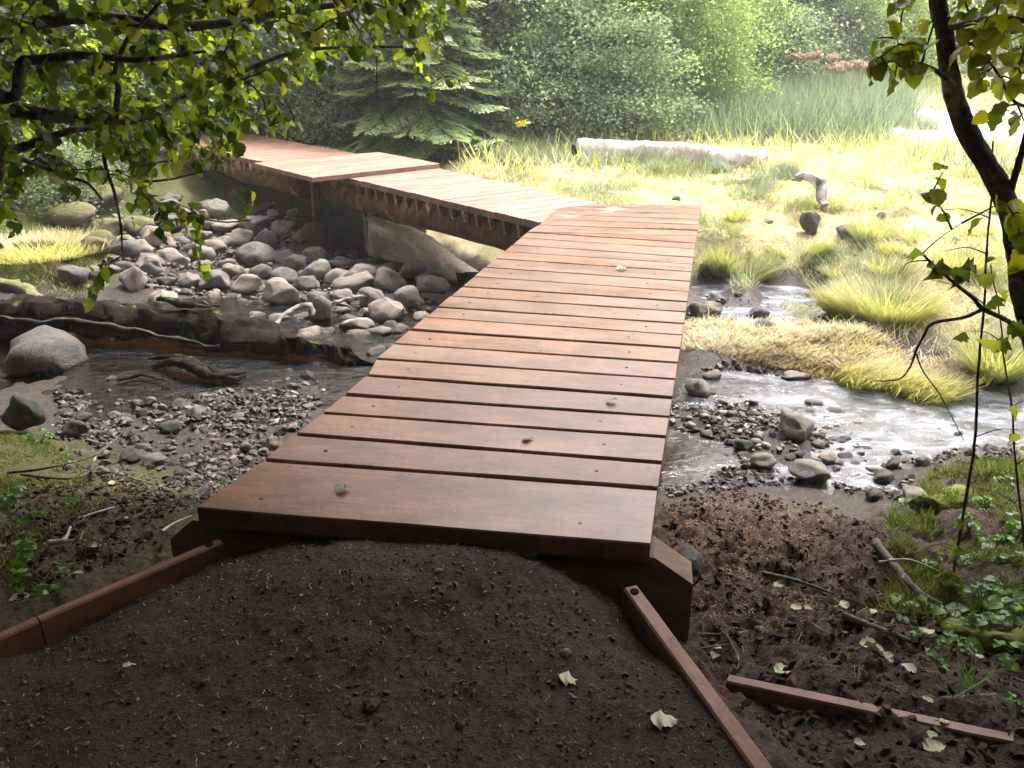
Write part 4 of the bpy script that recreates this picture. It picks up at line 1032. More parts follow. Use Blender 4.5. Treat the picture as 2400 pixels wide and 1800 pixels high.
log_thing('root_snag', [at(1862, 424, -.15), at(1890, 412, -.04), at(1925, 440, -.18), at(1932, 492, -.42)], [.05, .09, .09, .05], M['greywood'], 'curved grey snag with yellow lichen standing in the meadow', 'snag', n=12, rough=.2, noise=.04, seed=26, seg=24)
# left bank twigs, right bank sticks
def stick(pts, r, label, mat='twig', group=None, name='twig', r2=None):
    P = smooth_path(pts, 22); o = link(name, tube_mesh(name, [tube(P, np.linspace(r, r2 or r * .35, 22), 6, .5, .15, int(abs(P[0][0]) * 100))], M[mat]))
    return tag(o, label, 'twig', group)
stick([at(20, 1108, -.55), at(120, 1095, -.5), at(230, 1062, -.6), at(290, 1010, -.85)], .008, 'thin forked dead twig arching over the left bank moss')
stick([at(50, 1112, -.55), at(160, 1122, -.55), at(250, 1105, -.7), at(400, 1150, -.75), at(500, 1172, -.5)], .007, 'long thin dead twig running from the left bank towards the boardwalk')
stick([at(213, 1108, -.62), at(228, 1065, -.66), at(262, 1035, -.75)], .010, 'curved grey twig rising from the left bank')
stick([at(115, 1272, -.27), at(150, 1265, -.25), at(165, 1235, -.27)], .012, 'curled pale bark strip on the left bank soil', 'bleach')
stick([at(185, 1215, -.40), at(230, 1200, -.40), at(268, 1188, -.41)], .008, 'straight tan straw stalk on the left bank', 'bleach')
stick([at(380, 1245, -.30), at(410, 1225, -.32), at(450, 1208, -.36)], .006, 'thin pale twig leaning on the left end of the sill beam', 'bleach')
stick([at(2050, 1268, -.72), at(2110, 1342, -.62), at(2160, 1392, -.56), at(2210, 1418, -.52)], .022, 'thick brown stick lying on the right bank below the sapling', 'bark', name='stick')
stick([at(2060, 1318, -.66), at(2130, 1312, -.6), at(2200, 1338, -.58)], .007, 'pale arched twig across the thick brown stick', 'greywood')
stick([at(1788, 1344, -.60), at(1870, 1362, -.58), at(1955, 1392, -.56)], .012, 'straight dark stick on the middle of the mud bank', 'twig', name='stick')
stick([at(1980, 1445, -.54), at(2060, 1475, -.5), at(2150, 1508, -.47)], .018, 'dark curved stick near the green plants on the mud bank', 'twig', name='stick')
stick([at(1620, 1485, -.43), at(1700, 1487, -.45), at(1760, 1478, -.46)], .006, 'upper thin twig beside the sill beam on the mud', 'twig')
stick([at(1630, 1522, -.42), at(1720, 1508, -.44)], .005, 'lower thin twig beside the sill beam on the mud', 'twig')
stick([at(1700, 1482, -.45), at(1730, 1540, -.42), at(1728, 1570, -.41)], .005, 'bent thin twig crossing the two by the sill beam', 'twig')
# mossy stubs on the right bank
def hollow_stub(a, b, r, label, name='mossy_log'):
    a, b = np.array(a, float), np.array(b, float)
    root = empty(name, tuple(a)); tag(root, label, 'log')
    P = np.array([a * (1 - t) + b * t for t in np.linspace(0, 1, 10)])
    V, F, t = tube(P, np.full(10, r), 16, .5, .12, 4); V = V + np.stack([fbm(V[:, 0] * 14, V[:, 1] * 14, V[:, 2] * 14, s=q, o=3) for q in range(3)], 1) * .02
    child(link('trunk', tube_mesh('trunk', [(V, F, t)], M['barkmoss'])), root)
    dd = (a - b) / np.linalg.norm(a - b)
    h_ = tube(np.array([a + dd * .003, a + dd * .014]), [r * .66, r * .60], 14, .5)
    child(link('hollow', tube_mesh('hollow', [h_], M['hole'])), root)
    # moss cushion
    n = 900; th_ = rng.uniform(-.6, 3.7, n); tt_ = rng.random(n) * .75
    ax = (b - a) / np.linalg.norm(b - a); X = np.cross(ax, [0, 0, 1]); X /= np.linalg.norm(X); Y = np.cross(X, ax)
    nn_ = np.cos(th_)[:, None] * X + np.sin(th_)[:, None] * Y
    pos = a + ax * (tt_ * np.linalg.norm(b - a))[:, None] + nn_ * r * .95
    T = np.array([(-.12, 0, 0), (.12, 0, 0), (0, 1, 0)]); Mx = frames(nn_ + rng.normal(size=(n, 3)) * .5, rng.normal(size=(n, 3))) * (.012 + .02 * rng.random(n))[:, None, None]
    V, F, t = inst(T, np.array([[0, 1, 2]]), Mx, pos)
    child(tag(link('moss', mesh_np('moss', V, F, M['mossgrass'], False, {'tint': t})), kind='stuff'), root)
    return root
hollow_stub(at(2168, 1190, -.80), at(2255, 1165, -.86), .062, 'mossy hollow log end facing the camera on the right bank')
hollow_stub(at(2222, 1352, -.50), at(2235, 1440, -.58), .036, 'short upright mossy stub at the foot of the thin saplings', 'mossy_stub')
drift('root', [at(2225, 1440, -.52), at(2260, 1475, -.48), at(2310, 1500, -.48), at(2420, 1490, -.45)], [.04, .05, .05, .05], 'mossy brown root running right from the upright stub', 90, 'barkmoss')

# ------------------------------------------------------------ grass
def blade_tmpl(seg=3, droop=.5):
    t = np.linspace(0, 1, seg + 1); y = np.sin(t * droop * 1.6) / (droop * 1.6) if droop > 0 else t
    z = t * 1.0 * np.cos(t * droop * .9)
    w_ = .5 * (1 - t ** 1.6) + .02
    V = []
    for q in range(seg + 1): V += [(-w_[q], y[q] * droop, z[q]), (w_[q], y[q] * droop, z[q])]
    F = [(2 * q, 2 * q + 1, 2 * q + 3, 2 * q + 2) for q in range(seg)]
    return np.array(V), np.array(F)
def blades(name, xy, hgt, wid, droop, mat, az=None, label=None, tint=None, zoff=0.0, lean=.25, parent=None, kind='stuff', zbase=None):
    n = len(xy); z = (ground(xy[:, 0], xy[:, 1]) if zbase is None else zbase) + zoff
    a = rng.random(n) * 6.283 if az is None else az
    ca, sa_ = np.cos(a), np.sin(a)
    lx = rng.normal(size=n) * lean
    Mx = np.zeros((n, 3, 3)); hh = hgt; ww = wid
    Mx[:, 0, 0] = ca * ww; Mx[:, 1, 0] = sa_ * ww
    Mx[:, 0, 1] = -sa_ * hh; Mx[:, 1, 1] = ca * hh
    Mx[:, 0, 2] = ca * lx * hh; Mx[:, 1, 2] = sa_ * lx * hh; Mx[:, 2, 2] = hh
    parts = []; which = rng.integers(0, len(droop), n)
    for q, dr in enumerate(droop):
        m_ = which == q
        if not m_.sum(): continue
        TV, TF = blade_tmpl(3, dr); parts.append(inst(TV, TF, Mx[m_], np.c_[xy[m_], z[m_]], None if tint is None else tint[m_]))
    V, F, t = merge(parts)
    o = link(name, mesh_np(name, V, F, mat, False, {'tint': t}), parent)
    if kind: o['kind'] = kind
    if label: o['label'] = label
    return o
def in_mask(n, x0, x1, y0, y1, idx, thr=.5):
    P = np.c_[rng.uniform(x0, x1, n), rng.uniform(y0, y1, n)]; h = base_h(P[:, 0], P[:, 1]); m = masks(P[:, 0], P[:, 1], h)
    k_ = m[idx] > thr
    # keep clear of the boardwalk
    def clear(a, b, wd):
        e = (b - a)[:2]; L = np.linalg.norm(e); e = e / L; nn = np.array([-e[1], e[0]]); r_ = P - a[:2]; s = r_ @ e; t = r_ @ nn
        return ~((s > -.3) & (s < L + .3) & (t > min(0, wd)) & (t < max(0, wd)))
    k_ &= clear(NR, FR, 1.6) & clear(np.r_[A0, 0], np.r_[A1, 0], -1.9) & clear(np.r_[C0, 0], np.r_[C1, 0], -2.2)
    k_ &= (np.abs(P[:, 0]) < P[:, 1] * .78 + 1.5)
    return P[k_]
# straw meadow, matted and lodged; patches from noise
P = in_mask(60000, -1, 13, 5.5, 15, 2); f_ = fbm(P[:, 0] * .9, P[:, 1] * .9, s=61, o=3)
P = P[rng.random(len(P)) < .25 + .9 * sstep(-.3, .3, f_)][:34000]; f_ = fbm(P[:, 0] * .8, P[:, 1] * .8, s=62, o=3)
az_ = fbm(P[:, 0] * .5, P[:, 1] * .5, s=63, o=2) * 5 + rng.normal(size=len(P)) * .6 + 3.6
blades('straw_grass', P, .14 + .30 * rng.random(len(P)) * sstep(-.6, .5, f_), .0045 + .005 * rng.random(len(P)), (1.0, 1.4, 1.8), M['straw'], az_, 'lodged yellow straw grass covering the bright meadow', np.clip(.50 - 1.0 * f_ + rng.normal(size=len(P)) * .22, 0, 1), lean=.35)
P = in_mask(70000, -1, 30, 14, 34, 2)[:17000]; f_ = fbm(P[:, 0] * .35, P[:, 1] * .35, s=64, o=3)
blades('meadow_grass', P, .25 + .4 * rng.random(len(P)), .014 + .012 * rng.random(len(P)), (.5, .9, 1.3), M['straw'], None, 'pale yellow green grass in the back of the meadow', np.clip(.28 - .8 * f_ + rng.normal(size=len(P)) * .22 + (P[:, 0] - 8) * .02, 0, 1), lean=.3)
# tall green reeds
def band(px0, px1, py0, py1, n, jitter=1.0):
    out = []
    for _ in range(n):
        px, py = random.uniform(px0, px1), random.uniform(py0, py1); p = hit(px, py); out.append((p[0], p[1]))
    return np.array(out)
def fast_band(poly, n): return poly_pts([hit(*p)[:2] for p in poly], n)
P = np.r_[fast_band([(1500,300),(2040,312),(2020,225),(1620,205)], 11500), fast_band([(2030,315),(2150,290),(2120,240),(2020,228)], 900), fast_band([(1560,330),(2090,345),(2060,305),(1540,300)], 1600)]
blades('tall_reeds', P, .55 + .5 * rng.random(len(P)), .016 + .014 * rng.random(len(P)), (.25, .5, .8), M['green'], None, 'tall blue green reeds in front of the far conifers', np.clip(rng.random(len(P)) * .8, 0, 1), lean=.25)
P = fast_band([(1330,345),(1700,330),(1650,280),(1330,290)], 4500)
blades('green_grass', P, .25 + .35 * rng.random(len(P)), .012 + .01 * rng.random(len(P)), (.4, .8, 1.1), M['green'], None, 'green grass growing behind the bleached log', rng.random(len(P)), lean=.3)
P = fast_band([(1130,395),(1500,400),(1500,330),(1150,335)], 3500)
blades('green_grass', P, .16 + .3 * rng.random(len(P)), .010 + .008 * rng.random(len(P)), (.5, .9, 1.3), M['green'], None, 'sparse green grass between the bushes and the boardwalk', .3 + .7 * rng.random(len(P)), lean=.3)
P = fast_band([(2060,262),(2400,262),(2400,212),(2080,212)], 4000)
blades('mown_grass', P, .12 + .15 * rng.random(len(P)), .03 + .02 * rng.random(len(P)), (.4, .8), M['green'], None, 'short bright lawn beyond the white gravel', .7 + .3 * rng.random(len(P)))
# individual tufts
def tuft(px, py, wpx, hgt, mat, label, az0=None, n=340, droop=(.7, 1.1, 1.5), tint0=.4, spread=.35, wd=.0064):
    n = int(n * 1.8)
    p = hit(px, py); rad_ = wpx / pxm(p) / 2 * spread
    a = rng.random(n) * 6.283; r_ = rad_ * np.sqrt(rng.random(n)); xy = np.c_[p[0] + r_ * np.cos(a), p[1] + r_ * np.sin(a)]
    az = (a - math.pi / 2 + rng.normal(size=n) * .5) if az0 is None else az0 + rng.normal(size=n) * .55
    z = float(base_h(p[0], p[1]))
    o = blades('grass_tuft', xy, hgt * (.55 + .6 * rng.random(n)), wd * (.7 + .6 * rng.random(n)), droop, M[mat], az, None, np.clip(tint0 + rng.normal(size=n) * .22, 0, 1), -.03, .2, None, None, np.full(n, z))
    me = o.data; co = np.empty(len(me.vertices) * 3, np.float32); me.vertices.foreach_get('co', co); co = co.reshape(-1, 3) - np.array([p[0], p[1], z]); me.vertices.foreach_set('co', co.ravel()); o.location = (p[0], p[1], z)
    return tag(o, label, 'grass', 'grass tufts in the wet meadow')
tuft(1745, 655, 240, 0.59, 'straw', 'large pale green grass tuft flopping over the boardwalk side pool', -.9, 620, (1.0, 1.4, 1.8), .3)
tuft(1690, 640, 120, 0.50, 'straw', 'smaller grass tuft touching the large one near the dark rock', 2.6, 300, (.6, 1.0, 1.3), .25)
tuft(2080, 745, 330, 0.67, 'straw', 'widest golden green grass tuft right of the upper pool', None, 800, (1.0, 1.4, 1.7), .38)
tuft(1985, 735, 200, 0.56, 'straw', 'golden tuft leaning left over the upper pool', 1.5, 420, (1.1, 1.5), .45)
tuft(1900, 600, 160, 0.42, 'straw', 'bright tuft below the cone shaped rock', -2.2, 320, (.9, 1.3), .35)
tuft(2040, 560, 190, 0.48, 'straw', 'tuft of straw grass right of the cone shaped rock', None, 320, (.7, 1.2), .45)
tuft(2140, 920, 300, .46, 'straw', 'combed yellow tuft hanging down into the right stream', -2.55, 700, (1.3, 1.7), .55, .5)
tuft(2010, 890, 280, .42, 'straw', 'brownish yellow tuft combed over the stream bank left of the hanging one', -2.3, 600, (1.3, 1.7), .6, .5)
tuft(2330, 880, 220, 0.62, 'straw', 'green yellow tuft behind the thin sapling at the right', None, 460, (.8, 1.2), .3)
tuft(1850, 745, 260, .34, 'straw', 'flattened pale green tuft streaming across the upper pool', -1.3, 420, (1.6, 1.9), .2)
tuft(2250, 640, 220, 0.48, 'straw', 'pale tuft in the sunny meadow near the alder trunk', None, 360, (.8, 1.2), .4)
tuft(2150, 300, 260, .50, 'green', 'olive tuft at the near edge of the white gravel', None, 500, (.4, .8), .5)
tuft(1560, 400, 200, .34, 'green', 'green tuft in front of the left part of the big bleached log', None, 420, (.5, .9, 1.2), .6)
tuft(1700, 405, 160, .34, 'green', 'green tuft in front of the right part of the big bleached log', 1.0, 360, (.8, 1.2), .5)
tuft(1830, 420, 170, .40, 'green', 'green tuft left of the curved grey snag', -.8, 380, (.7, 1.1), .55)
tuft(1240, 365, 140, .34, 'green', 'thin grass clump under the yellow flower by the spruce', None, 240, (.4, .9), .6)
tuft(95, 585, 330, .26, 'straw', 'golden straw mound on the left bank above the rotten log', None, 1500, (.9, 1.3, 1.7), .75, .9, .007)
tuft(245, 540, 70, .42, 'mossgrass', 'grass hanging like hair over the mossy boulder on the left', -.1, 260, (1.5, 1.8), .8)
tuft(2000, 870, 120, .25, 'thatch', 'brown thatch clump on the straw mound', None, 200, (1.2, 1.6), .5)
for k_ in range(26):
    px_ = random.uniform(1540, 2380); py_ = random.uniform(400, 660); q_ = hit(px_, py_)
    if q_[0] < (FR[0] + (q_[1] - FR[1]) * .24) + .3: continue
    tuft(px_, py_, random.uniform(90, 200), random.uniform(.22, .40), *(lambda m_: (m_, near_label(px_, py_, 'green grass tuft' if m_ == 'green' else 'straw coloured grass tuft', LAND) or 'loose grass tuft in the sunny meadow'))(random.choice(['straw', 'straw', 'green'])), random.choice([None, None, -1.0, 2.0]), 150, (.8, 1.2, 1.5), random.uniform(.1, .6))
# straw mound between the two streams, brown thatch
P = world_poly([(1590,770),(1900,760),(2130,830),(2350,840),(2380,890),(2150,905),(1900,880),(1680,830),(1590,825)], 12000)
az_ = fbm(P[:, 0] * .8, P[:, 1] * .8, s=71, o=2) * 3 - 2.0 + rng.normal(size=len(P)) * 1.1
blades('dead_thatch', P, .07 + .12 * rng.random(len(P)), .004 + .004 * rng.random(len(P)), (1.5, 1.9, 2.2), M['thatch'], az_, 'matted brown dead grass between the two stream arms', np.clip(.55 + .5 * fbm(P[:, 0], P[:, 1], s=72, o=2) + rng.normal(size=len(P)) * .18, 0, 1), lean=.3)
P = in_mask(9000, 1.2, 5.2, 6.0, 11, 2)[:4000]
blades('dead_thatch', P, .08 + .14 * rng.random(len(P)), .005 + .004 * rng.random(len(P)), (1.3, 1.8), M['thatch'], None, 'brown flattened dead grass right of the far boardwalk end', rng.random(len(P)), lean=.3)
P = world_poly([(1060,665),(1120,640),(1170,590),(1130,600),(1060,640)], 700)
blades('dead_thatch', P, .08 + .1 * rng.random(len(P)), .005, (1.3, 1.8), M['thatch'], None, 'straw caught between the stone slab and the boardwalk', .6 + .4 * rng.random(len(P)), lean=.3) if False else None
# mossy grass on both banks
P = world_poly([(-60,1020),(90,1030),(180,1080),(260,1180),(130,1260),(90,1330),(-60,1400)], 5200)
P = P[fbm(P[:, 0] * 3, P[:, 1] * 3, s=81, o=2) > -.15]
blades('bank_moss', P, .015 + .04 * rng.random(len(P)), .003 + .003 * rng.random(len(P)), (.6, 1.2), M['mossgrass'], None, 'mossy green ground cover on the left bank', rng.random(len(P)), lean=.5)
P = world_poly([(2080,1230),(2180,1120),(2400,1080),(2400,1480),(2200,1480),(2080,1400)], 12000)
P = P[fbm(P[:, 0] * 3, P[:, 1] * 3, s=82, o=2) > -.12]
blades('bank_moss', P, .03 + .07 * rng.random(len(P)), .0035 + .003 * rng.random(len(P)), (.6, 1.2), M['mossgrass'], None, 'mossy grass covering the right bank', np.clip(.5 + rng.normal(size=len(P)) * .3, 0, 1), lean=.5)
P = world_poly([(0,690),(200,690),(300,560),(150,470),(-100,430),(-300,600)], 9000)
blades('bank_moss', P, .03 + .07 * rng.random(len(P)), .006 + .006 * rng.random(len(P)), (.8, 1.4), M['mossgrass'], None, 'mossy grass on the shaded far left bank', np.clip(.45 + rng.normal(size=len(P)) * .3, 0, 1), lean=.5)
P = fast_band([(200,300),(760,340),(1240,400),(1180,350),(900,300),(300,250)], 9000)
blades('forest_undergrowth', P, .08 + .2 * rng.random(len(P)), .012 + .012 * rng.random(len(P)), (.6, 1.1), M['mossgrass'], None, 'low green undergrowth behind the far boardwalk', np.clip(.3 + rng.normal(size=len(P)) * .25, 0, 1), lean=.5)

# ------------------------------------------------------------ leaves and trees
def leaf_tmpl(seed, n=9, width=.42, fold=.25, curl=.25, teeth=.05):
    """ovate leaf along +Y from the stalk, unit length; midrib row + two edges"""
    r_ = np.random.default_rng(seed); t = np.linspace(0, 1, n); wd = width * np.sin(np.pi * t ** .72) ** .8
    V = []; tw = r_.uniform(-.25, .25)
    for q in range(n):
        e = 1 + (teeth if q % 2 else -teeth) * (0 < q < n - 1) * 2
        zc = -curl * t[q] ** 2; a = tw * t[q]
        for s in (-1, 0, 1):
            x = s * wd[q] * e; z = zc + fold * abs(x) + .05 * r_.normal() * (s != 0)
            V.append((x * math.cos(a) - 0 * z, t[q], z + x * math.sin(a)))
    F = []
    for q in range(n - 1):
        for s in (0, 1): b = q * 3 + s; F.append((b, b + 1, b + 4, b + 3))
    return np.array(V), np.array(F)
LT = [leaf_tmpl(s_, 10, random.uniform(.36, .46), random.uniform(.05, .35), random.uniform(0, .45), .03) for s_ in range(6)]
def simple_leaf(w_=.36): return np.array([(0, 0, 0), (-w_, .42, .08), (0, .5, 0), (w_, .42, .08), (0, 1, -.12)]), np.array([(0, 2, 1, 0), (0, 3, 2, 0), (1, 2, 4, 1), (2, 3, 4, 2)])
SLV, SLF4 = simple_leaf(); SLF = SLF4[:, :3]
SLF = np.array([(0, 2, 1), (0, 3, 2), (1, 2, 4), (2, 3, 4)])
LQ = (np.array([(0, 0, 0), (-.36, .5, .10), (0, 1, -.1), (.36, .5, .10)]), np.array([(0, 3, 2, 1)]))
def leaf_objects(name, parent, P, Mx, mat, tm):
    mes = []
    for q, (TV, TF) in enumerate(tm): mes.append(mesh_np(name, TV, TF, mat, True))
    for k_ in range(len(P)):
        o = bpy.data.objects.new(name, mes[k_ % len(mes)]); m = np.eye(4); m[:3, :3] = Mx[k_]; m[:3, 3] = P[k_] - np.array(parent.location)
        o.matrix_local = Matrix(m.tolist()); o.parent = parent; col.objects.link(o)
def network(mains, attractors, droop, seed, twig_r=.0035, step=.05):
    """mains: list of (points, r0, r1); twigs grow from the nearest wood to each attractor"""
    r_ = np.random.default_rng(seed); tubes = []; nodes = []
    for pts, r0, r1 in mains:
        P = smooth_path(pts, max(10, len(pts) * 6)); L = np.linspace(r0, r1, len(P)); tubes.append(tube(P, L, 8, .5, .12, seed))
        nodes += list(P)
    nodes = np.array(nodes); att = np.array(attractors); d = np.array([np.min(np.linalg.norm(nodes - a, axis=1)) for a in att]); att = att[np.argsort(d)]
    ends = []
    for a in att:
        k_ = np.argmin(np.linalg.norm(nodes - a, axis=1)); s = nodes[k_]; L = np.linalg.norm(a - s)
        if L < .04: continue
        n = max(4, int(L / step)); t = np.linspace(0, 1, n)[:, None]
        mid = (s + a) / 2 + np.array([0, 0, .16 * L]) + r_.normal(size=3) * .07 * L
        P = (1 - t) ** 2 * s + 2 * t * (1 - t) * mid + t * t * a + r_.normal(size=(n, 3)) * .004
        P[0] = s
        tubes.append(tube(P, np.linspace(min(.012, twig_r + L * .004), .0015, n), 5, .5)); nodes = np.r_[nodes, P[1:]]
        ends.append(P)
    return tubes, ends
def leaves_on(ends, spacing, size, r_, droop=np.array([.25, -.1, -.55])):
    P, D_, N = [], [], []
    for E_ in ends:
        L = np.linalg.norm(np.diff(E_, axis=0), axis=1).sum(); n = max(3, int(min(L, .55) / spacing))
        for k_ in range(n):
            t = 1 - k_ / n * min(1, .55 / L); x = t * (len(E_) - 1); i = min(int(x), len(E_) - 2); p = E_[i] + (E_[i + 1] - E_[i]) * (x - i)
            tan = E_[i + 1] - E_[i]; tan = tan / (np.linalg.norm(tan) + 1e-9)
            d = tan * .6 + droop + r_.normal(size=3) * .45
            P.append(p + r_.normal(size=3) * .012); D_.append(d); N.append(np.array([0, 0, 1.]) + r_.normal(size=3) * .55)
    P, D_, N = map(np.array, (P, D_, N)); s = size * r_.uniform(.6, 1.2, len(P))
    return P, frames(D_, N) * s[:, None, None]
def pd(L): return [atd(a, b, c_) for a, b, c_ in L]
def sample_att(poly, n, D0_, D1_, seed):
    pts = poly_pts(poly, n); return [atd(p[0], p[1], D0_ + (D1_ - D0_) * rng.random()) for p in pts]

def in_view(P):
    dx = P - np.array([0, 0, H]); f_ = dx[:, 1] * CT - dx[:, 2] * ST; u = dx[:, 0] / f_ * FP + 1200; v_ = 900 - (dx[:, 1] * ST + dx[:, 2] * CT) / f_ * FP
    return (f_ > 0) & (u > -20) & (u < 2420) & (v_ > -20) & (v_ < 1820), f_
def near_tree(name, base, trunk_pts, trunk_r, mains, atts, label, mats, spacing, size, seed, bark, n_obj=300, droop=np.array([.25, -.1, -.55])):
    root = empty(name, tuple(base)); tag(root, label, 'tree')
    r_ = np.random.default_rng(seed)
    P = smooth_path(trunk_pts, 60); rr = np.interp(np.linspace(0, 1, 60), np.linspace(0, 1, len(trunk_r)), trunk_r)
    V, F, t = tube(P, rr, 18, .5, .05, seed); V = V + np.stack([fbm(V[:, 0] * 20, V[:, 1] * 20, V[:, 2] * 14, s=seed + q, o=3) for q in range(3)], 1) * .004
    child(link('trunk', tube_mesh('trunk', [(V, F, t)], M[bark])), root)
    tubes, ends = network(mains, atts, None, seed)
    nm = len(mains)
    for tb in tubes[:nm]: child(link('branch', tube_mesh('branch', [tb], M[bark])), root)
    child(tag(link('twigs', tube_mesh('twigs', tubes[nm:], M['twig'])), kind='stuff'), root)
    P, Mx = leaves_on(ends, spacing, size, r_, droop)
    vis, dist = in_view(P); order = np.argsort(np.where(vis, dist, 99)); near = order[:n_obj]; rest_ = order[n_obj:]
    leaf_objects('leaf', root, P[near], Mx[near], M[mats[0]], LT)
    if len(rest_):
        parts = [inst(LT[q][0], LT[q][1], Mx[rest_[q::6]], P[rest_[q::6]]) for q in range(6) if len(rest_[q::6])]
        V, F, t = merge(parts); child(tag(link('foliage', mesh_np('foliage', V, F, M[mats[1]], True, {'tint': t})), kind='stuff'), root)
    return root
trL = [(-4.6, 3.6, -.6), (-4.4, 3.8, .6), (-4.1, 4.0, 1.8), (-3.9, 4.1, 3.2), (-3.8, 4.2, 5.5)]
J = np.array(trL[2])
mainsL = [
 ([J] + pd([(-150,235,4.0),(0,253,4.0),(90,266,4.0),(217,278,4.0),(262,289,4.0)]), .05, .022),
 (pd([(262,289,4.0),(362,269,4.1),(452,217,4.2),(560,170,4.4),(700,120,4.6),(850,110,4.8),(1000,110,4.9)]), .020, .005),
 (pd([(270,288,4.0),(273,246,3.95),(277,202,3.9),(268,174,3.85),(300,90,3.8),(380,0,3.8),(460,-120,3.8)]), .016, .006),
 (pd([(262,289,4.0),(250,307,3.95),(246,380,3.95),(268,452,3.9),(284,535,3.9),(286,600,3.9)]), .013, .003),
 (pd([(262,289,4.0),(300,362,4.0),(325,427,4.05),(347,467,4.1),(420,500,4.2),(520,520,4.3),(590,515,4.3)]), .010, .003),
 ([J + [0, 0, -.1]] + pd([(-120,400,3.8),(0,372,3.8),(36,351,3.8),(90,333,3.8),(170,304,3.8),(230,300,3.9)]), .035, .010),
 (pd([(20,362,3.8),(108,394,3.8),(163,416,3.8),(206,430,3.8),(240,470,3.8)]), .014, .004),
 ([np.array(trL[3])] + pd([(-200,20,4.2),(0,60,4.3),(200,40,4.4),(450,60,4.5),(650,30,4.7),(850,0,4.9),(1050,-40,5)]), .05, .008),
 (pd([(452,217,4.2),(530,180,4.4),(579,192,4.5),(615,231,4.5),(629,278,4.5),(673,318,4.5),(709,331,4.5)]), .007, .002),
 (pd([(325,427,4.05),(400,420,4.1),(488,401,4.2),(530,412,4.25),(586,441,4.3)]), .006, .002),
 (pd([(850,60,4.8),(880,110,4.8),(885,220,4.8),(905,305,4.8)]), .004, .0015),
 ([np.array(trL[3]) + [0, 0, .2]] + pd([(-100,140,3.6),(60,140,3.6),(200,130,3.5),(330,140,3.5),(480,120,3.6)]), .03, .006),
]
attL = (sample_att([(-60,-100),(1000,-100),(1080,60),(900,160),(620,240),(480,300),(-60,330)], 260, 5.0, 6.8, 9) + sample_att([(-60,-150),(1020,-150),(1100,20),(1000,110),(780,150),(640,210),(520,270),(300,260),(-60,240)], 520, 3.4, 5.4, 1)
      + sample_att([(-40,230),(300,250),(480,260),(450,350),(330,420),(-40,420)], 100, 3.5, 4.6, 2)
      + sample_att([(380,430),(480,380),(520,430),(600,480),(520,540),(400,560),(300,500),(320,450)], 18, 3.9, 4.4, 3)
      + sample_att([(-40,420),(240,430),(150,560),(-40,600)], 9, 3.5, 4.2, 4)
      + sample_att([(900,90),(1000,100),(1120,160),(1110,215),(1010,200)], 9, 4.6, 5.0, 5)
      + sample_att([(560,200),(690,210),(700,310),(640,330)], 8, 4.3, 4.7, 6)
      + sample_att([(330,230),(640,230),(600,330),(520,380),(380,370)], 55, 4.1, 5.2, 16) + sample_att([(-40,200),(420,200),(400,330),(-40,340)], 70, 4.6, 6.0, 17)
      + pd([(455,600,4.3),(470,625,4.3),(205,690,3.6)]))
near_tree('alder_tree', trL[0], trL, [.14, .12, .10, .09, .06], mainsL, attL, 'leafy alder reaching its dark branches over the creek from the left picture edge', ('leafobj', 'leaf'), .023, .063, 5, 'bark', 300)

b0 = hit(2560, 1250)
trR = [b0] + pd([(2480,1000,3.05),(2425,800,3.02),(2398,700,3.0),(2385,600,3.0),(2368,500,3.0),(2335,425,3.0),(2285,340,3.02),(2245,250,3.05),(2225,170,3.08),(2212,70,3.1),(2200,0,3.1),(2205,-200,3.1),(2240,-600,3.15)])
mainsR = [
 (pd([(2240,200,3.05),(2198,169,3.0),(2169,154,2.95),(2120,140,2.9),(2060,150,2.85)]), .010, .003),
 (pd([(2160,-120,3.0),(2190,20,2.95),(2178,90,2.92),(2150,170,2.9)]), .005, .002),
 (pd([(2212,70,3.1),(2290,50,2.95),(2360,40,2.85),(2430,60,2.8)]), .012, .006),
 (pd([(2225,120,3.08),(2300,95,3.2),(2400,70,3.3)]), .008, .005),
 (pd([(2362,470,3.0),(2385,390,2.95),(2405,320,2.9),(2430,200,2.85),(2440,60,2.8)]), .013, .009),
 (pd([(2440,250,2.85),(2380,240,2.8),(2330,160,2.78),(2290,120,2.75)]), .006, .003),
 (pd([(2405,790,3.0),(2363,753,2.9),(2304,724,2.85),(2281,699,2.83),(2241,667,2.8),(2205,636,2.78),(2166,600,2.75)]), .010, .004),
 (pd([(2304,724,2.85),(2259,744,2.82),(2186,758,2.8),(2164,789,2.8),(2146,825,2.8),(2132,862,2.8),(2105,889,2.8),(2046,893,2.8)]), .007, .002),
 (pd([(2148,830,2.8),(2164,871,2.8),(2205,929,2.8),(2259,1033,2.8)]), .003, .0015),
 (pd([(2164,592,2.75),(2200,560,2.75),(2254,523,2.75)]), .0025, .001),
 (pd([(2180,610,2.76),(2130,615,2.75),(2115,635,2.75)]), .0025, .001),
]
attR = (sample_att([(2240,-120),(2440,-120),(2440,60),(2260,60)], 34, 2.6, 3.3, 11)
      + sample_att([(2235,60),(2420,60),(2420,210),(2250,190)], 20, 2.6, 3.2, 12)
      + sample_att([(2050,90),(2185,60),(2190,190),(2050,200)], 15, 2.75, 3.0, 13)
      + sample_att([(2290,250),(2420,250),(2420,640),(2340,480),(2300,330)], 9, 2.7, 2.95, 14)
      + pd([(2110,30,2.9),(2120,20,2.9),(2215,400,2.8),(2195,470,2.75)]))
near_tree('alder_tree', b0, trR, [.058, .046, .041, .038, .037, .037, .036, .034, .031, .029, .028, .027, .025, .022], mainsR, attR, 'slender curved alder with dark speckled trunk at the right picture edge', ('leafr', 'leafrs'), .062, .072, 9, 'bark', 290, np.array([-.1, -.05, -.6]))
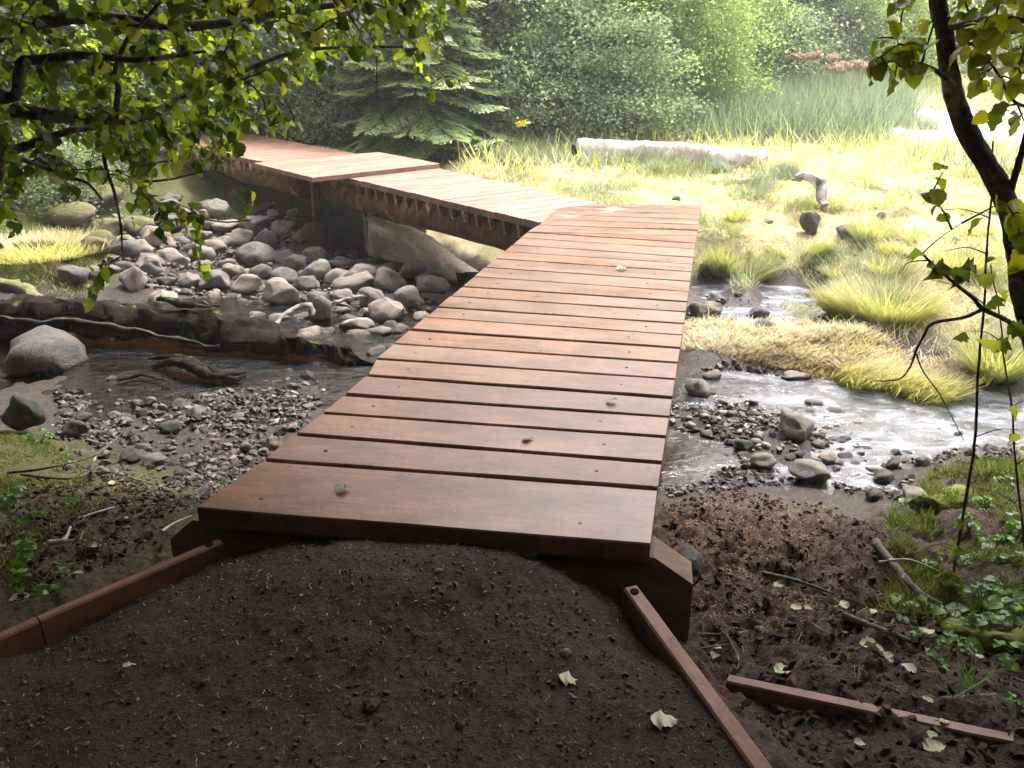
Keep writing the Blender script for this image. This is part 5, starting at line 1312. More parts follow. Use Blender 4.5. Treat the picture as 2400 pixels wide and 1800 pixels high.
# curled leaves on the lower right twig are things held by nothing else: part of the same tree, so children of it
rt = [o for o in col.objects if o.name.startswith('alder_tree') and o.type == 'EMPTY'][-1]
lp_ = pd([(2146,581,2.75),(2210,615,2.75),(2255,625,2.8),(2275,640,2.8),(2290,650,2.8),(2335,690,2.85),(2262,778,2.8),(2360,765,2.9),(2345,800,2.85),(2365,800,2.9),(2240,645,2.8),(2170,625,2.75),(2370,1015,2.7)])
r_ = np.random.default_rng(77); n = len(lp_)
Mx = frames(np.c_[r_.normal(size=n), r_.normal(size=n) * .3, -.5 + r_.normal(size=n) * .3], np.c_[r_.normal(size=n) * .4, -np.ones(n), r_.normal(size=n) * .6]) * (.045 + .03 * r_.random(n))[:, None, None]
CT_ = [leaf_tmpl(50 + s_, 8, .42, .9, .6, .12) for s_ in range(3)]
leaf_objects('curled_leaf', rt, np.array(lp_), Mx, M['leafobj'], CT_)

def sapling(name, pts, r0, r1, label, nl, seed):
    r_ = np.random.default_rng(seed); P = smooth_path(pts, 50); root = empty(name, tuple(P[-1])); tag(root, label, 'sapling')
    P = P + np.c_[fbm(np.linspace(0, 6, 50), np.zeros(50), s=seed) * .006, np.zeros((50, 2))]
    child(link('stem', tube_mesh('stem', [tube(P, np.linspace(r1, r0, 50), 7, .5, .15, seed)], M['twig'])), root)
    for k_ in range(5):
        i = r_.integers(8, 44); d = np.array([r_.choice([-1, 1]) * r_.uniform(.1, .2), r_.uniform(-.05, .05), r_.uniform(.0, .1)])
        Q = np.array([P[i], P[i] + d * .5 + [0, 0, .02], P[i] + d]); child(link('side_twig', tube_mesh('side_twig', [tube(smooth_path(Q, 8), np.linspace(.003, .001, 8), 5, .5)], M['twig'])), root)
    ii = r_.integers(0, 45, nl); Pl = P[ii] + r_.normal(size=(nl, 3)) * .03
    Mx = frames(np.c_[r_.normal(size=(nl, 2)), -.3 + .3 * r_.normal(size=nl)], np.c_[r_.normal(size=(nl, 2)) * .5, np.ones(nl)]) * .05
    leaf_objects('leaf', root, Pl, Mx, M['leafobj'], CT_)
    return root
g = hit(2228, 1372); D_ = g[1]
sapling('sapling', pd([(2330,330,D_+.1),(2322,470,D_+.08),(2310,600,D_+.05),(2305,720,D_+.03),(2298,850,D_),(2288,1000,D_),(2275,1100,D_),(2245,1280,D_)]) + [g], .0075, .003, 'thin bare grey sapling stem rising from the mossy stub on the right', 4, 5)
g = hit(2405, 1330); D_ = g[1]
sapling('sapling', pd([(2322,620,D_),(2340,740,D_),(2352,850,D_),(2370,960,D_),(2380,1100,D_),(2396,1230,D_)]) + [g], .006, .0025, 'rightmost thin dark sapling stem near the picture edge', 4, 6)

# background trees -------------------------------------------------------------
def crown_mesh(name, mat, seed, n_cl=150, per=85, leaf=.075, R_=(1, 1, 1), cl_r=.42, shell=.55, low=0.0, hang=.5):
    """leaf clumps through a lumpy crown; R_ half sizes in metres, base at z=0"""
    r_ = np.random.default_rng(seed)
    d = r_.normal(size=(n_cl, 3)); d /= np.linalg.norm(d, axis=1, keepdims=True)
    rad_ = (shell + (1 - shell) * r_.random(n_cl) ** .6) * np.where(r_.random(n_cl) < .15, r_.uniform(1.05, 1.35, n_cl), 1); lump = 1 + .5 * vnoise(d[:, 0] * 2.2 + seed, d[:, 1] * 2.2, d[:, 2] * 2.2, s=seed)
    C_ = d * (rad_ * lump)[:, None] * np.array(R_); C_[:, 2] += R_[2] * .92; C_ = C_[C_[:, 2] > low]
    n = len(C_); o_ = r_.normal(size=(n, per, 3)); o_ *= (cl_r * (.5 + r_.random((n, 1, 1)))) * np.array([1, 1, .45])
    P = (C_[:, None] + o_); P[..., 2] -= (o_[..., 0] ** 2 + o_[..., 1] ** 2) * hang; P = P.reshape(-1, 3); P = P[P[:, 2] > low - .1]
    m = len(P); D_ = np.c_[r_.normal(size=(m, 2)), -.35 + .5 * r_.normal(size=m)]; N = np.c_[r_.normal(size=(m, 2)) * .6, np.ones(m)]
    Mx = frames(D_, N) * (leaf * r_.uniform(.6, 1.3, m))[:, None, None]
    t = np.clip(np.repeat(r_.normal(size=n) * .14 + .42, per)[:m] if False else .45 + .25 * r_.normal(size=m) + .18 * vnoise(P[:, 0] * 1.5, P[:, 1] * 1.5, P[:, 2] * 1.5, s=seed), 0, 1)
    V, F, tt_ = inst(LQ[0], LQ[1], Mx, P, t)
    # limbs inside the crown
    return mesh_np(name, V, F, M[mat], False, {'tint': tt_}), C_
def limbs_mesh(name, C_, height, seed, r0=.09, lean=0.3, stems=4):
    r_ = np.random.default_rng(seed); tubes = []
    for k_ in range(stems):
        a = r_.random() * 6.28; tip = np.array([math.cos(a) * lean * height * .5, math.sin(a) * lean * height * .5, height * r_.uniform(.7, 1)])
        P = smooth_path([(0, 0, -.3), tip * .35 + r_.normal(size=3) * .1, tip * .7 + r_.normal(size=3) * .2, tip], 16); tubes.append(tube(P, np.linspace(r0 / (1 + .5 * (stems > 1)), .012, 16), 6, .5))
        for c_ in C_[r_.choice(len(C_), min(12, len(C_)), replace=False)]:
            i = r_.integers(3, 13); s = P[i]; m_ = (s + c_) / 2 + [0, 0, .15]; tubes.append(tube(smooth_path([s, m_, c_], 7), np.linspace(.02, .005, 7), 4, .5))
    return tube_mesh(name, tubes, M['bark'])
CR = {}
for key, mat, kw, h_ in (('grey', 'bgleafgrey', dict(n_cl=130, per=170, leaf=.10, R_=(2.1, 1.6, 1.9), cl_r=.33, shell=.7), 3.6),
                         ('green', 'bgleaf', dict(n_cl=150, per=170, leaf=.10, R_=(2.2, 1.7, 2.5), cl_r=.36, shell=.7), 4.6),
                         ('yellow', 'bgleafyel', dict(n_cl=140, per=170, leaf=.095, R_=(2.2, 1.7, 2.3), cl_r=.35, shell=.7), 4.4),
                         ('dark', 'darkleaf', dict(n_cl=260, per=70, leaf=.15, R_=(2.6, 2.2, 3.6), cl_r=.5), 6.5),
                         ('low', 'bgleafgrey', dict(n_cl=120, per=80, leaf=.075, R_=(1.5, 1.0, .8), cl_r=.3), 1.4)):
    me, C_ = crown_mesh('crown', mat, 300 + len(key) * 7, **kw)
    CR[key] = (me, limbs_mesh('trunk', C_, h_, 17 + len(key)))
def bgtree(kind, x, y, label, s=(1, 1, 1), rz=None, name='tree', z=None, group=None):
    z = float(base_h(x, y)) - .15 if z is None else z
    root = empty(name, (x, y, z)); tag(root, label, 'tree' if name.endswith('tree') else 'bush', group)
    for nm, me in (('crown', CR[kind][0]), ('trunk', CR[kind][1])):
        o = link(nm, me, root); o.scale = s; o.rotation_euler = (0, 0, random.random() * 6.28 if rz is None else rz)
    return root
def bgpx(kind, px, D_, label, s=(1, 1, 1), **kw):
    p = atd(px, 300, D_); return bgtree(kind, p[0], D_, label, s, **kw)
bgpx('grey', 1290, 20.0, 'grey green willow bush right behind the spruce', (1.0, 1, 1.0), name='bush')
bgpx('grey', 1390, 18.8, 'grey leaved bush arching over the reeds left of the bleached log', (.8, .9, .75), name='bush')
bgpx('low', 1440, 17.8, 'low trailing grey green bush at the edge of the reeds', (.8, 1, .8), name='bush')
bgpx('low', 1290, 17.6, 'low grey green bush beside the yellow flower', (.9, 1, .95), name='bush')
bgpx('green', 1480, 22.5, 'round green alder bush with yellowish top beyond the reeds', (1.15, 1, 1.1), name='bush')
bgpx('yellow', 1560, 24.0, 'sunlit yellow green alder in front of the dark conifers', (1.05, 1, 1.15), name='alder_tree')
bgpx('green', 1180, 22.5, 'tall green alder behind the spruce tip', (1.1, 1, 1.4), name='alder_tree')
bgpx('yellow', 1360, 26.5, 'yellow green alder standing behind the grey willow', (1.4, 1.2, 1.6), name='alder_tree')
bgpx('green', 980, 21.5, 'dark green alder directly behind the spruce', (1.2, 1, 1.4), name='alder_tree')
bgpx('grey', 820, 20.5, 'grey green bush left of the spruce', (1.0, 1, 1.2), name='bush')
bgpx('dark', 640, 21.0, 'shaded tree behind the far boardwalk section', (1.0, 1, 1), name='tree')
bgpx('dark', 420, 21.0, 'dark tree left of the shaded one, above the far boardwalk end', (1.1, 1, 1), name='tree')
bgpx('dark', 180, 19.0, 'dark tree on the left slope behind the alder branches', (1.1, 1, 1), name='tree')
bgpx('green', -20, 15.5, 'green tree at the left picture edge above the mossy bank', (1.1, 1, 1.1), name='tree')
bgpx('dark', 20, 22.0, 'second dark tree far up the left slope', (1.3, 1, 1.2), name='tree')
bgpx('low', 520, 19.3, 'low dark shrub at the end of the far boardwalk', (1.0, 1, 1), name='bush')
bgpx('low', 130, 13.6, 'shrub on the mossy left bank under the branches', (.7, .8, .7), name='bush')
# far wall of trees
FARL = ['leftmost', 'second from the left', 'third from the left', 'fourth from the left', 'fifth from the left', 'sixth from the left', 'seventh from the left', 'eighth from the left', 'ninth from the left', 'tenth from the left']
for k_, (px, D_, s_, kd) in enumerate([(60,32,1.6,'dark'),(420,33,1.7,'dark'),(760,30,1.5,'dark'),(1080,32,1.5,'dark'),(1480,34,1.5,'dark'),(1960,35,1.15,'green'),(2080,42,1.4,'dark'),(2220,72,2.0,'dark'),(2380,64,2.0,'green'),(2560,55,2.0,'dark')]):
    bgpx(kd, px, D_, 'tall tree in the far background row, ' + FARL[k_], (s_, s_ * .8, s_ * 1.05), name='tree')
for k_, (x, y) in enumerate([(-18, 12), (-16, 5), (-15, -3), (24, 14), (28, 24)]):
    bgtree('green' if k_ < 3 else 'dark', x, y, 'tree outside the picture, standing around the creek clearing', (1.5, 1.5, 1.5), name='tree', group='trees around the clearing')

# spruce -----------------------------------------------------------------------
def spruce(name, x, y, hgt, rbase, label, seed, nb=60, mat='needle', card=.075, dens=1.0, z=None, tilt=-.38, shared=None):
    z = float(base_h(x, y)) - .1 if z is None else z
    root = empty(name, (x, y, z)); tag(root, label, 'tree'); r_ = np.random.default_rng(seed)
    tubes = [tube([(0, 0, -.2), (0, 0, hgt * .5), (0, 0, hgt)], [.02 * hgt + .03, .012 * hgt, .01], 9, .5)]
    Ps, Ds, Ns, Ss, Ts = [], [], [], [], []
    for b in range(nb):
        hb = .12 + (hgt - .25) * np.clip(b / nb + r_.normal() * .03, 0, 1) ** 1.25; tilt_ = tilt + r_.normal() * .12; L = rbase * (1 - hb / hgt) ** .8 * r_.uniform(.8, 1.08); a = b * 2.399 + r_.normal() * .2
        n = max(6, int(L / .09)); t = np.linspace(0, 1, n); out = np.array([math.cos(a), math.sin(a), 0]); sidev = np.array([-math.sin(a), math.cos(a), 0])
        zz = hb + tilt_ * L * (t ** 1.2) + .22 * L * np.maximum(0, t - .6) ** 1.3 * 2
        B = out * (t * L)[:, None]; B[:, 2] = zz
        tubes.append(tube(B, np.linspace(.018, .004, n), 5, .5))
        for q in range(1, n):
            for sd_ in (-1, 1):
                l2 = L * .42 * (1 - t[q]) ** .7 * r_.uniform(.7, 1.1) + .12; m = max(2, int(l2 / .055 * dens)); u = (np.arange(m) + .5) / m
                dirv = sidev * sd_ * .8 + out * .6; dirv /= np.linalg.norm(dirv)
                Q = B[q] + dirv * (u * l2)[:, None]; Q[:, 2] -= .30 * l2 * u ** 1.6 + .02
                for s2 in (-1, 1):
                    dd = dirv * .75 + (out * .6 if s2 > 0 else (sidev * sd_ * .9 - out * .25)) + r_.normal(size=(m, 3)) * .12; dd[:, 2] -= .35
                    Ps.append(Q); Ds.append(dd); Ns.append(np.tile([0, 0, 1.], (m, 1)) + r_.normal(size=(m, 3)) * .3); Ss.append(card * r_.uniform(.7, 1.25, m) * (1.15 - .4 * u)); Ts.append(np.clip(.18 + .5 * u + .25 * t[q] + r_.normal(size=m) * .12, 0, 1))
    P, D_, N, S_, T_ = map(np.concatenate, (Ps, Ds, Ns, Ss, Ts))
    TV = np.array([(0, 0, 0), (-.17, .3, -.05), (-.12, .8, -.05), (0, 1, 0), (.12, .8, -.05), (.17, .3, -.05), (0, .5, .05)]); TF = np.array([(0, 1, 6), (1, 2, 6), (2, 3, 6), (3, 4, 6), (4, 5, 6), (5, 0, 6)])
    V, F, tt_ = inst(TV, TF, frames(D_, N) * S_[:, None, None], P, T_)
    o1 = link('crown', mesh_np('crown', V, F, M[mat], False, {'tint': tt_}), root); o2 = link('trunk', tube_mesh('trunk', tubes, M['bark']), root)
    return root, len(F)
for k_, (px_, D_, kd_, s_, lb_) in enumerate([
 (1150,20.5,'grey',.9,'grey green shrub filling the gap right of the spruce'),(1080,19.6,'low',1.1,'low shrub at the right foot of the spruce'),
 (1440,20.6,'green',.75,'dense green shrub between the willow and the reeds'),(1600,21.5,'yellow',.7,'yellowish shrub at the back edge of the reeds'),
 (1650,27,'yellow',1.0,'pale yellow green bush left of the far conifers'),(1700,28.5,'low',1.6,'low bush at the foot of the far conifers'),
 (1830,28.5,'low',1.7,'low bush behind the brown seed heads'),(1940,30,'green',.8,'green bush right of the far conifers'),(2040,32,'yellow',.9,'pale bush behind the yellow alder leaves'),
 (880,18.7,'green',.8,'green shrub left of the spruce foot'),(760,18.2,'low',1.1,'low shrub behind the landing platform'),(700,20,'grey',1.0,'grey shrub behind the third boardwalk section'),
 (2110,36,'green',.9,'green bush beyond the mown grass'),(2330,52,'yellow',1.6,'far pale tree right of the parked vehicle'),(1240,24,'yellow',1.3,'yellow green tree above the willow')]):
    bgpx(kd_, px_, D_, lb_, (s_, s_, s_ * 1.05), name='bush')
p = atd(985, 330, 17.0)
_, nf = spruce('spruce_tree', p[0], 17.0, 5.2, 2.15, 'bushy young spruce with drooping light green boughs behind the platform', 3, 130, card=.16)
p = atd(1090, 330, 18.4)
spruce('spruce_tree', p[0], 18.4, 3.4, 1.5, 'smaller spruce right behind the drooping one', 5, 34, card=.12)
p = atd(1740, 300, 31.0)
far_sp, nf = spruce('spruce_tree', p[0], 31.0, 9.5, 3.0, 'far dark spruce with bare lower trunk, left of a pair', 8, 60, 'darkleaf', card=.34, dens=.32)
def copy_tree(o, loc, label, s=1.0):
    r_ = o.copy(); col.objects.link(r_); r_.location = loc; r_['label'] = label
    for ch in o.children:
        c_ = ch.copy(); col.objects.link(c_); c_.parent = r_; c_.scale = (s, s, s); c_.rotation_euler = (0, 0, random.random() * 6)
    return r_
for px, D_, s_, lb in ((1850,32.5,1.05,'far dark spruce right of a pair behind the brown seed heads'),(1660,35,1.1,'far spruce behind the yellow green alder'),(1950,36,1.1,'far spruce at the right end of the dark conifer group'),(1790,40,1.3,'taller spruce rising behind the pair of far spruces'),(1560,42,1.3,'tall spruce deep in the forest behind the bushes')):
    p = atd(px, 300, D_); copy_tree(far_sp, (p[0], D_, float(base_h(p[0], D_)) - .1), lb, s_)
for px, dx in ((1716, 26), (1815, 28), (2330, 45)):
    p = hit(px, 170 if px < 2000 else 160); b_ = atd(px, 178, dx); zb = float(base_h(b_[0], dx)) - .1
    o = link('bare_tree', tube_mesh('bare_tree', [tube(smooth_path([(b_[0], dx, zb), (b_[0] + .1, dx, zb + 2), (b_[0] - .2, dx + .2, zb + 4.5), (b_[0] - .1, dx, zb + 8)], 20), np.linspace(.11, .05, 20), 10, .5, .1, 3)], M['bark']))
    tag(o, {1716: 'dark bare trunk left of two in front of the far conifers', 1815: 'dark mossy trunk right of two in front of the far conifers', 2330: 'far trunk behind the leaves at the right edge'}[px], 'tree trunk')

# trees above and behind the viewer: their crowns shade the path
r_ = np.random.default_rng(91)
def roof_crown(seed, n, hx, hy, hz):
    r_ = np.random.default_rng(seed); P = (r_.random((n, 3)) * 2 - 1); P = P[(P ** 2).sum(1) < 1] * [hx, hy, hz]
    k_ = vnoise(P[:, 0] * .9 + seed, P[:, 1] * .9, P[:, 2] * .9, s=seed) > -.25; P = P[k_]; m = len(P)
    Mx = frames(np.c_[r_.normal(size=(m, 2)), r_.normal(size=m) * .4], np.c_[r_.normal(size=(m, 2)) * .5, np.ones(m)]) * (.20 * r_.uniform(.7, 1.3, m))[:, None, None]
    V, F, t = inst(LQ[0], LQ[1], Mx, P); return mesh_np('crown', V, F, M['canopy'], False, {'tint': t})
roof = [roof_crown(s_, 17000, 3.4, 3.0, 1.3) for s_ in (1, 2)]
tr_me = tube_mesh('trunk', [tube(smooth_path([(0, 0, -5.4), (.1, .1, -3), (-.1, 0, -1), (0, 0, .8)], 16), np.linspace(.16, .05, 16), 10, .5, .1, 2)], M['bark'])
CANOPY = [(-5.5,-1.5,5.2),(4.8,-1.2,5.0),(0.2,-4.5,5.4),(-5.6,3.4,5.6),(5.6,2.0,5.6),(-1.6,1.0,5.4),(1.8,2.6,5.6),(-2.6,4.6,6.0),(-8.6,6.0,6.0),(-9.5,0.5,5.6),(9,-2,5.5),(-5.5,8.6,6.4),(-10.5,10.2,6.6)]
CANOPY += [(11 * math.sin(R(a_)), 11 * math.cos(R(a_)), z_) for a_ in range(105, 260, 22) for z_ in (1.9, 6.2)]
CANOPY += [(x_, y_, 5.2 if q_ else 1.7) for q_ in (0, 1) for x_, y_ in ((-6.5,-4.5),(-2.3,-6.2),(2.4,-6.0),(6.6,-4.2),(8.2,-.5),(-8.5,-1.0))]
CANOPY += [(-8.2,8.4,6.2)]
CANOPY += [(-6.2,-5.5,3.6),(0.2,-6.6,3.5),(6.4,-5.2,3.6),(8.6,1.6,3.8),(-9.2,2.2,3.6),(3.8,4.6,6.6),(0.4,4.4,6.4)]
for k_, (x, y, z_) in enumerate(CANOPY):
    root = empty('alder_tree', (x, y, z_)); tag(root, 'alder standing outside the picture whose crown shades the path', 'tree', 'alders shading the path')
    c_ = link('crown', roof[k_ % 2], root); c_.rotation_euler = (0, 0, k_ * 1.3)
    if math.hypot(x, y) > 9.5 and y < 1: c_.scale = (1.7, 1.7, 1.9)
    if z_ < 4.5: pass
    elif math.hypot(x + 1, y - 3) > 4.4: link('trunk', tr_me, root)
    else:
        bx, by = (-3.9 if x < 0 else 4.2), (-.8 if y < 3 else 1.0)
        me = tube_mesh('trunk', [tube(smooth_path([(bx - x, by - y, -z_ - .4), (bx - x, by - y, -3), ((bx - x) * .5, (by - y) * .5, -.9), (0, 0, .5)], 18), np.linspace(.14, .04, 18), 9, .5, .1, 2)], M['bark']); link('trunk', me, root)

# ------------------------------------------------------------ small plants, fallen leaves, flowers
def herb(px, py, size, n, label, seed, mat='herb', h_=.06):
    r_ = np.random.default_rng(seed); p = hit(px, py); root = empty('leafy_plant', tuple(p)); tag(root, label, 'plant')
    tubes = []; P, D_, N = [], [], []
    for k_ in range(n):
        a = r_.random() * 6.28; size_ = size * .85; L = r_.uniform(.4, 1) * size * 1.6; e = p + np.array([math.cos(a) * L, math.sin(a) * L, h_ * r_.uniform(.4, 1.5)])
        Q = smooth_path([p, (p + e) / 2 + [0, 0, h_ * .5], e], 7); tubes.append(tube(Q, [.0018] * 7, 4, .5))
        for s2 in (-1, 0, 1):
            P.append(e); D_.append([math.cos(a + s2 * 1.1), math.sin(a + s2 * 1.1), r_.uniform(-.3, .2)]); N.append([r_.normal() * .3, r_.normal() * .3 - .3, 1])
    P, D_, N = map(np.array, (P, D_, N)); Mx = frames(D_, N) * (size * r_.uniform(.6, 1.1, len(P)))[:, None, None]
    child(link('stems', tube_mesh('stems', tubes, M['mossgrass'])), root)
    V, F, t = merge([inst(LT[q][0], LT[q][1], Mx[q::3], P[q::3]) for q in range(3)])
    child(link('leaves', mesh_np('leaves', V, F, M[mat], True, {'tint': t})), root)
    return root
for px, py, s_, n, lb in [
 (25,1330,.05,12,'broad leaved green plant at the left edge beside the path'),(70,1390,.04,6,'small bright plant left of the timber curb'),(20,1180,.045,12,'pale green ivy like plant on the left mossy bank'),
 (60,1235,.035,8,'low plant below the ivy like one on the left bank'),(150,1100,.03,8,'small dark green plant under the forked twig'),(240,1290,.028,3,'tiny green sprout near the curb on the left'),
 (145,1400,.03,2,'lone green seedling between curb and left picture edge'),(100,1040,.04,9,'green plant beside the dark left boulder'),(170,1185,.025,8,'small leaved plant with straw around it on the left bank'),
 (2330,1290,.045,12,'bright green plant at the right edge above the root'),(2370,1350,.05,12,'rightmost bright green plant over the mossy root'),(2280,1330,.035,9,'bright plant just right of the saplings foot'),
 (2380,1470,.05,10,'dark green leaves under the root at the right edge'),(2240,1530,.04,8,'green plant with pale leaves below the mossy stub'),(2130,1450,.04,6,'spreading small plant beside the dark curved stick'),
 (2320,1500,.04,7,'plant with toothed leaves at the lower right'),(2190,1580,.028,3,'thin pale green sprout standing at the lower right'),(2385,1690,.03,4,'small plant near the far end of the buried rail'),
 (2270,1250,.04,10,'bright plant behind the two sapling stems'),(2300,1200,.035,9,'leafy plant between the sapling stems'),(2230,1480,.045,10,'leafy plant directly on the mossy root'),(2350,1420,.05,12,'dense green plant hanging over the root at the right'),(2180,1330,.03,7,'small plant under the pale arched twig'),(2390,1250,.05,12,'bright plant cut by the right picture edge above the others'),(2300,1420,.045,10,'plant in the middle of the mossy root'),(2390,1560,.045,9,'dark plant at the right edge below the root'),(2170,1530,.035,7,'small plant left of the pale leaved green plant'),
 (2120,1200,.03,7,'grassy plant beside the mossy hollow log'),(2350,1150,.035,8,'green plant at the right edge behind the saplings')]:
    herb(px, py, s_, n, lb, px + py)
def grass_clump(px, py, n, h_, mat, label, droop=(.5, .9), wd=.003, sp=.05, t0=.5):
    p = hit(px, py); xy = np.c_[p[0] + rng.normal(size=n) * sp, p[1] + rng.normal(size=n) * sp]
    o = blades('grass_clump', xy, h_ * (.5 + .7 * rng.random(n)), np.full(n, wd), droop, M[mat], None, None, np.clip(t0 + rng.normal(size=n) * .2, 0, 1), 0, .35, None, None)
    return tag(o, label, 'grass')
grass_clump(2110, 1225, 90, .09, 'herb', 'fresh green grass clump left of the mossy hollow log', sp=.06)
grass_clump(2180, 1130, 80, .10, 'mossgrass', 'yellow green grass at the stream edge above the mossy log', sp=.07, t0=.8)
grass_clump(2080, 1430, 60, .13, 'mossgrass', 'fan of thin straw blades beside the thick brown stick', (1.0, 1.5), sp=.05, t0=.9)
grass_clump(2265, 1640, 9, .14, 'herb', 'single upright grass sprout at the lower right', (.2, .6), .005, .008)
grass_clump(2230, 1655, 14, .16, 'herb', 'long flat green blade near the buried rail', (1.8, 2), .005, .008)
grass_clump(40, 1250, 70, .06, 'mossgrass', 'grass clump between plants on the left bank', sp=.08)
grass_clump(480, 735, 60, .12, 'mossgrass', 'grass wisps on the top edge of the rotten log', (1., 1.5), .006, .08, .8)
grass_clump(165, 655, 120, .16, 'straw', 'bent straw behind the rotten log at the left', (1.2, 1.6), .006, .15, .5)
# fallen leaves
fl_me = [mesh_np('fallen_leaf', *leaf_tmpl(200 + s_, 12, .38, random.uniform(-.3, .5), random.uniform(-.2, .3), .03), M['pale'], True) for s_ in range(4)]
fg_me = [mesh_np('fallen_leaf', *leaf_tmpl(220 + s_, 9, .42, .25, .02, .04), M['greenfall'], True) for s_ in range(2)]
def fallen(px, py, size, rz, label, green=False, zdeck=None, group=None):
    p = at(px, py, zdeck) if zdeck is not None else hit(px, py); z = zdeck if zdeck is not None else float(ground(np.array([p[0]]), np.array([p[1]]))[0]) + .008
    o = link('fallen_leaf', random.choice(fg_me if green else fl_me)); o.location = (p[0], p[1], z + .006); o.scale = (size,) * 3; o.rotation_euler = (random.uniform(-.15, .2), random.uniform(-.2, .2), rz)
    return tag(o, label, 'leaf', group)
fallen(785, 1150, .055, -1.2, 'crumpled green leaf with stalk on the widest end plank', True, .004)
fallen(1222, 1030, .050, -1.3, 'flat green leaf in the middle of the near boardwalk', True, .004)
fallen(1420, 942, .055, -1.5, 'green leaf near the right edge of the boardwalk', True, .004)
fallen(1445, 632, .085, -1.4, 'pale leaf on the boardwalk close to its far end', False, .004)
fallen(1308, 1592, .072, -1.5, 'pale yellowish leaf with stalk lying on the dark path')
fallen(1522, 1700, .076, -1.5, 'pale lobed leaf on the path next to the right curb')
fallen(708, 1405, .016, .3, 'tiny green leaf scrap upright on the path', True)
fallen(290, 1580, .035, -1.3, 'small tan leaf scrap at the lower left of the path')
fallen(2160, 1785, .07, -1.3, 'pale leaf at the bottom edge right of the curb')
fallen(2180, 1675, .035, .6, 'upper left leaflet of the pale three leaf sprig')
fallen(2200, 1712, .035, -1.2, 'right leaflet of the pale three leaf sprig')
fallen(2178, 1730, .038, 2.9, 'lower leaflet of the pale three leaf sprig')
fallen(208, 1292, .05, -1.4, 'pale leaf on the left soil near the curb')
fallen(175, 1358, .035, -1.5, 'small pale leaf left of the curb')
fallen(290, 1220, .035, -1.2, 'pale leaf above the curb on the dark left soil')
fallen(20, 1410, .07, -1.2, 'pale leaf at the left edge below the broad leaved plant')
fallen(262, 1045 + 92, .05, .3, 'pale upright leaf on the left bank twigs')
fallen(120, 990, .05, -1.5, 'pale green leaf resting beside the dark left boulder')
fallen(270, 974, .045, -1.4, 'pale yellow leaf lying in the shallow left water')
fallen(655, 1020, .045, -1.3, 'pale yellow leaf on the gravel just beside the boardwalk')
fallen(695, 945, .045, -1.5, 'pale yellow leaf in the shallow water near the boardwalk edge')
fallen(1812, 1380, .05, -1.4, 'grey green leaf in the middle of the mud bank')
fallen(1850, 1440, .05, -1.5, 'pale leaf below the straight dark stick on the mud')
fallen(1815, 1582, .08, -1.3, 'large grey leaf just above the buried rail')
fallen(2010, 1530, .09, -1.9, 'curled pale leaf on the mud right of the centre')
fallen(1900, 1290 + 150, .04, 1.2, 'small pale leaf next to the one below the dark stick')
for px, py in [(1690,1525),(1980,1450),(2040,1450),(2070,1560),(2110,1420),(2150,1480),(2180,1520),(2240,1500),(2300,1560),(2000,1740),(2330,1450),(2140,1610),(1680,1530)]:
    fallen(px, py, random.uniform(.03, .06), random.random() * 6, near_label(px, py, 'small pale leaf', [(1745,1505,'wet rock by the sill beam'),(2065,1475,'dark curved stick'),(2222,1390,'upright mossy stub'),(1850,1640,'buried timber rail'),(2180,1700,'pale three leaf sprig'),(2300,1500,'toothed plant')]) or 'pale leaf among the litter of the right bank', False, None, 'pale leaves in the litter of the right bank')
# three yellow leaves on the left stones
for px, py, lb in ((372, 590, 'large bright yellow leaf hanging over the pale boulder'), (305, 612, 'yellow leaf on a stone left of the rock heap'), (470, 592, 'small yellow leaf on the oval boulder')):
    p = hit(px, py); o = link('fallen_leaf', fl_me[0]); o.data = fl_me[0].copy(); o.data.materials.clear(); o.data.materials.append(M['petal']); o.location = (p[0], p[1] + .05, p[2] + .20); o.scale = (.16,) * 3; o.rotation_euler = (.9, .2, 2.4); tag(o, lb, 'leaf')
# dried umbels of cow parsnip at the far meadow edge
def umbel_plant(px, py, D_, h_, label, seed):
    r_ = np.random.default_rng(seed); b_ = atd(px, py, D_); z0 = b_[2] - h_; root = empty('seed_head_plant', (b_[0], D_, z0)); tag(root, label, 'plant', 'dried seed head plants at the far meadow edge')
    tubes = [tube(smooth_path([(b_[0] + .1, D_, z0), (b_[0], D_, z0 + h_ * .6), b_], 8), [.015] * 8, 5, .4)]; P = []
    for k_ in range(26):
        a = r_.random() * 6.28; rr = .22 * math.sqrt(r_.random()); e = b_ + np.array([math.cos(a) * rr, math.sin(a) * rr, .12 - rr * .25]); tubes.append(tube(np.array([b_, e]), [.004, .003], 4, .6)); P += [e + r_.normal(size=3) * .03 for _ in range(9)]
    child(link('stem', tube_mesh('stem', tubes, M['umbel'])), root)
    P = np.array(P); V, F, t = inst(tet[0][0], tet[0][1], rot_mats(len(P), 1) * .03, P); child(link('seed_head', mesh_np('seed_head', V, F, M['umbel'], False, {'tint': t})), root)
for k_, (px, py, D_, h_, lb) in enumerate([(1866,140,24,.9,'leftmost dried brown seed head before the far conifers'),(1908,136,24.3,.95,'second dried seed head, tallest of the row'),(1948,142,24.5,.9,'broad dried seed head in the middle of the row'),(1975,160,24,.7,'drooping dried seed head right of the broad one'),(2005,155,25,.75,'rightmost dried seed heads beside the yellow alder leaves'),(1960,168,23.8,.6,'low brown seed head below the broad one'),(2025,162,25,.7,'dried seed head half hidden by the yellow alder leaves'),(1735,168,24,.6,'small pale seed head left of the brown row')]):
    umbel_plant(px, py, D_, h_, lb, k_)
p = atd(1222, 288, 15.2); g_ = float(base_h(p[0], 15.2)); root = empty('yellow_flower', (p[0], 15.2, g_)); tag(root, 'yellow flower on a thin stalk beside the spruce', 'flower')
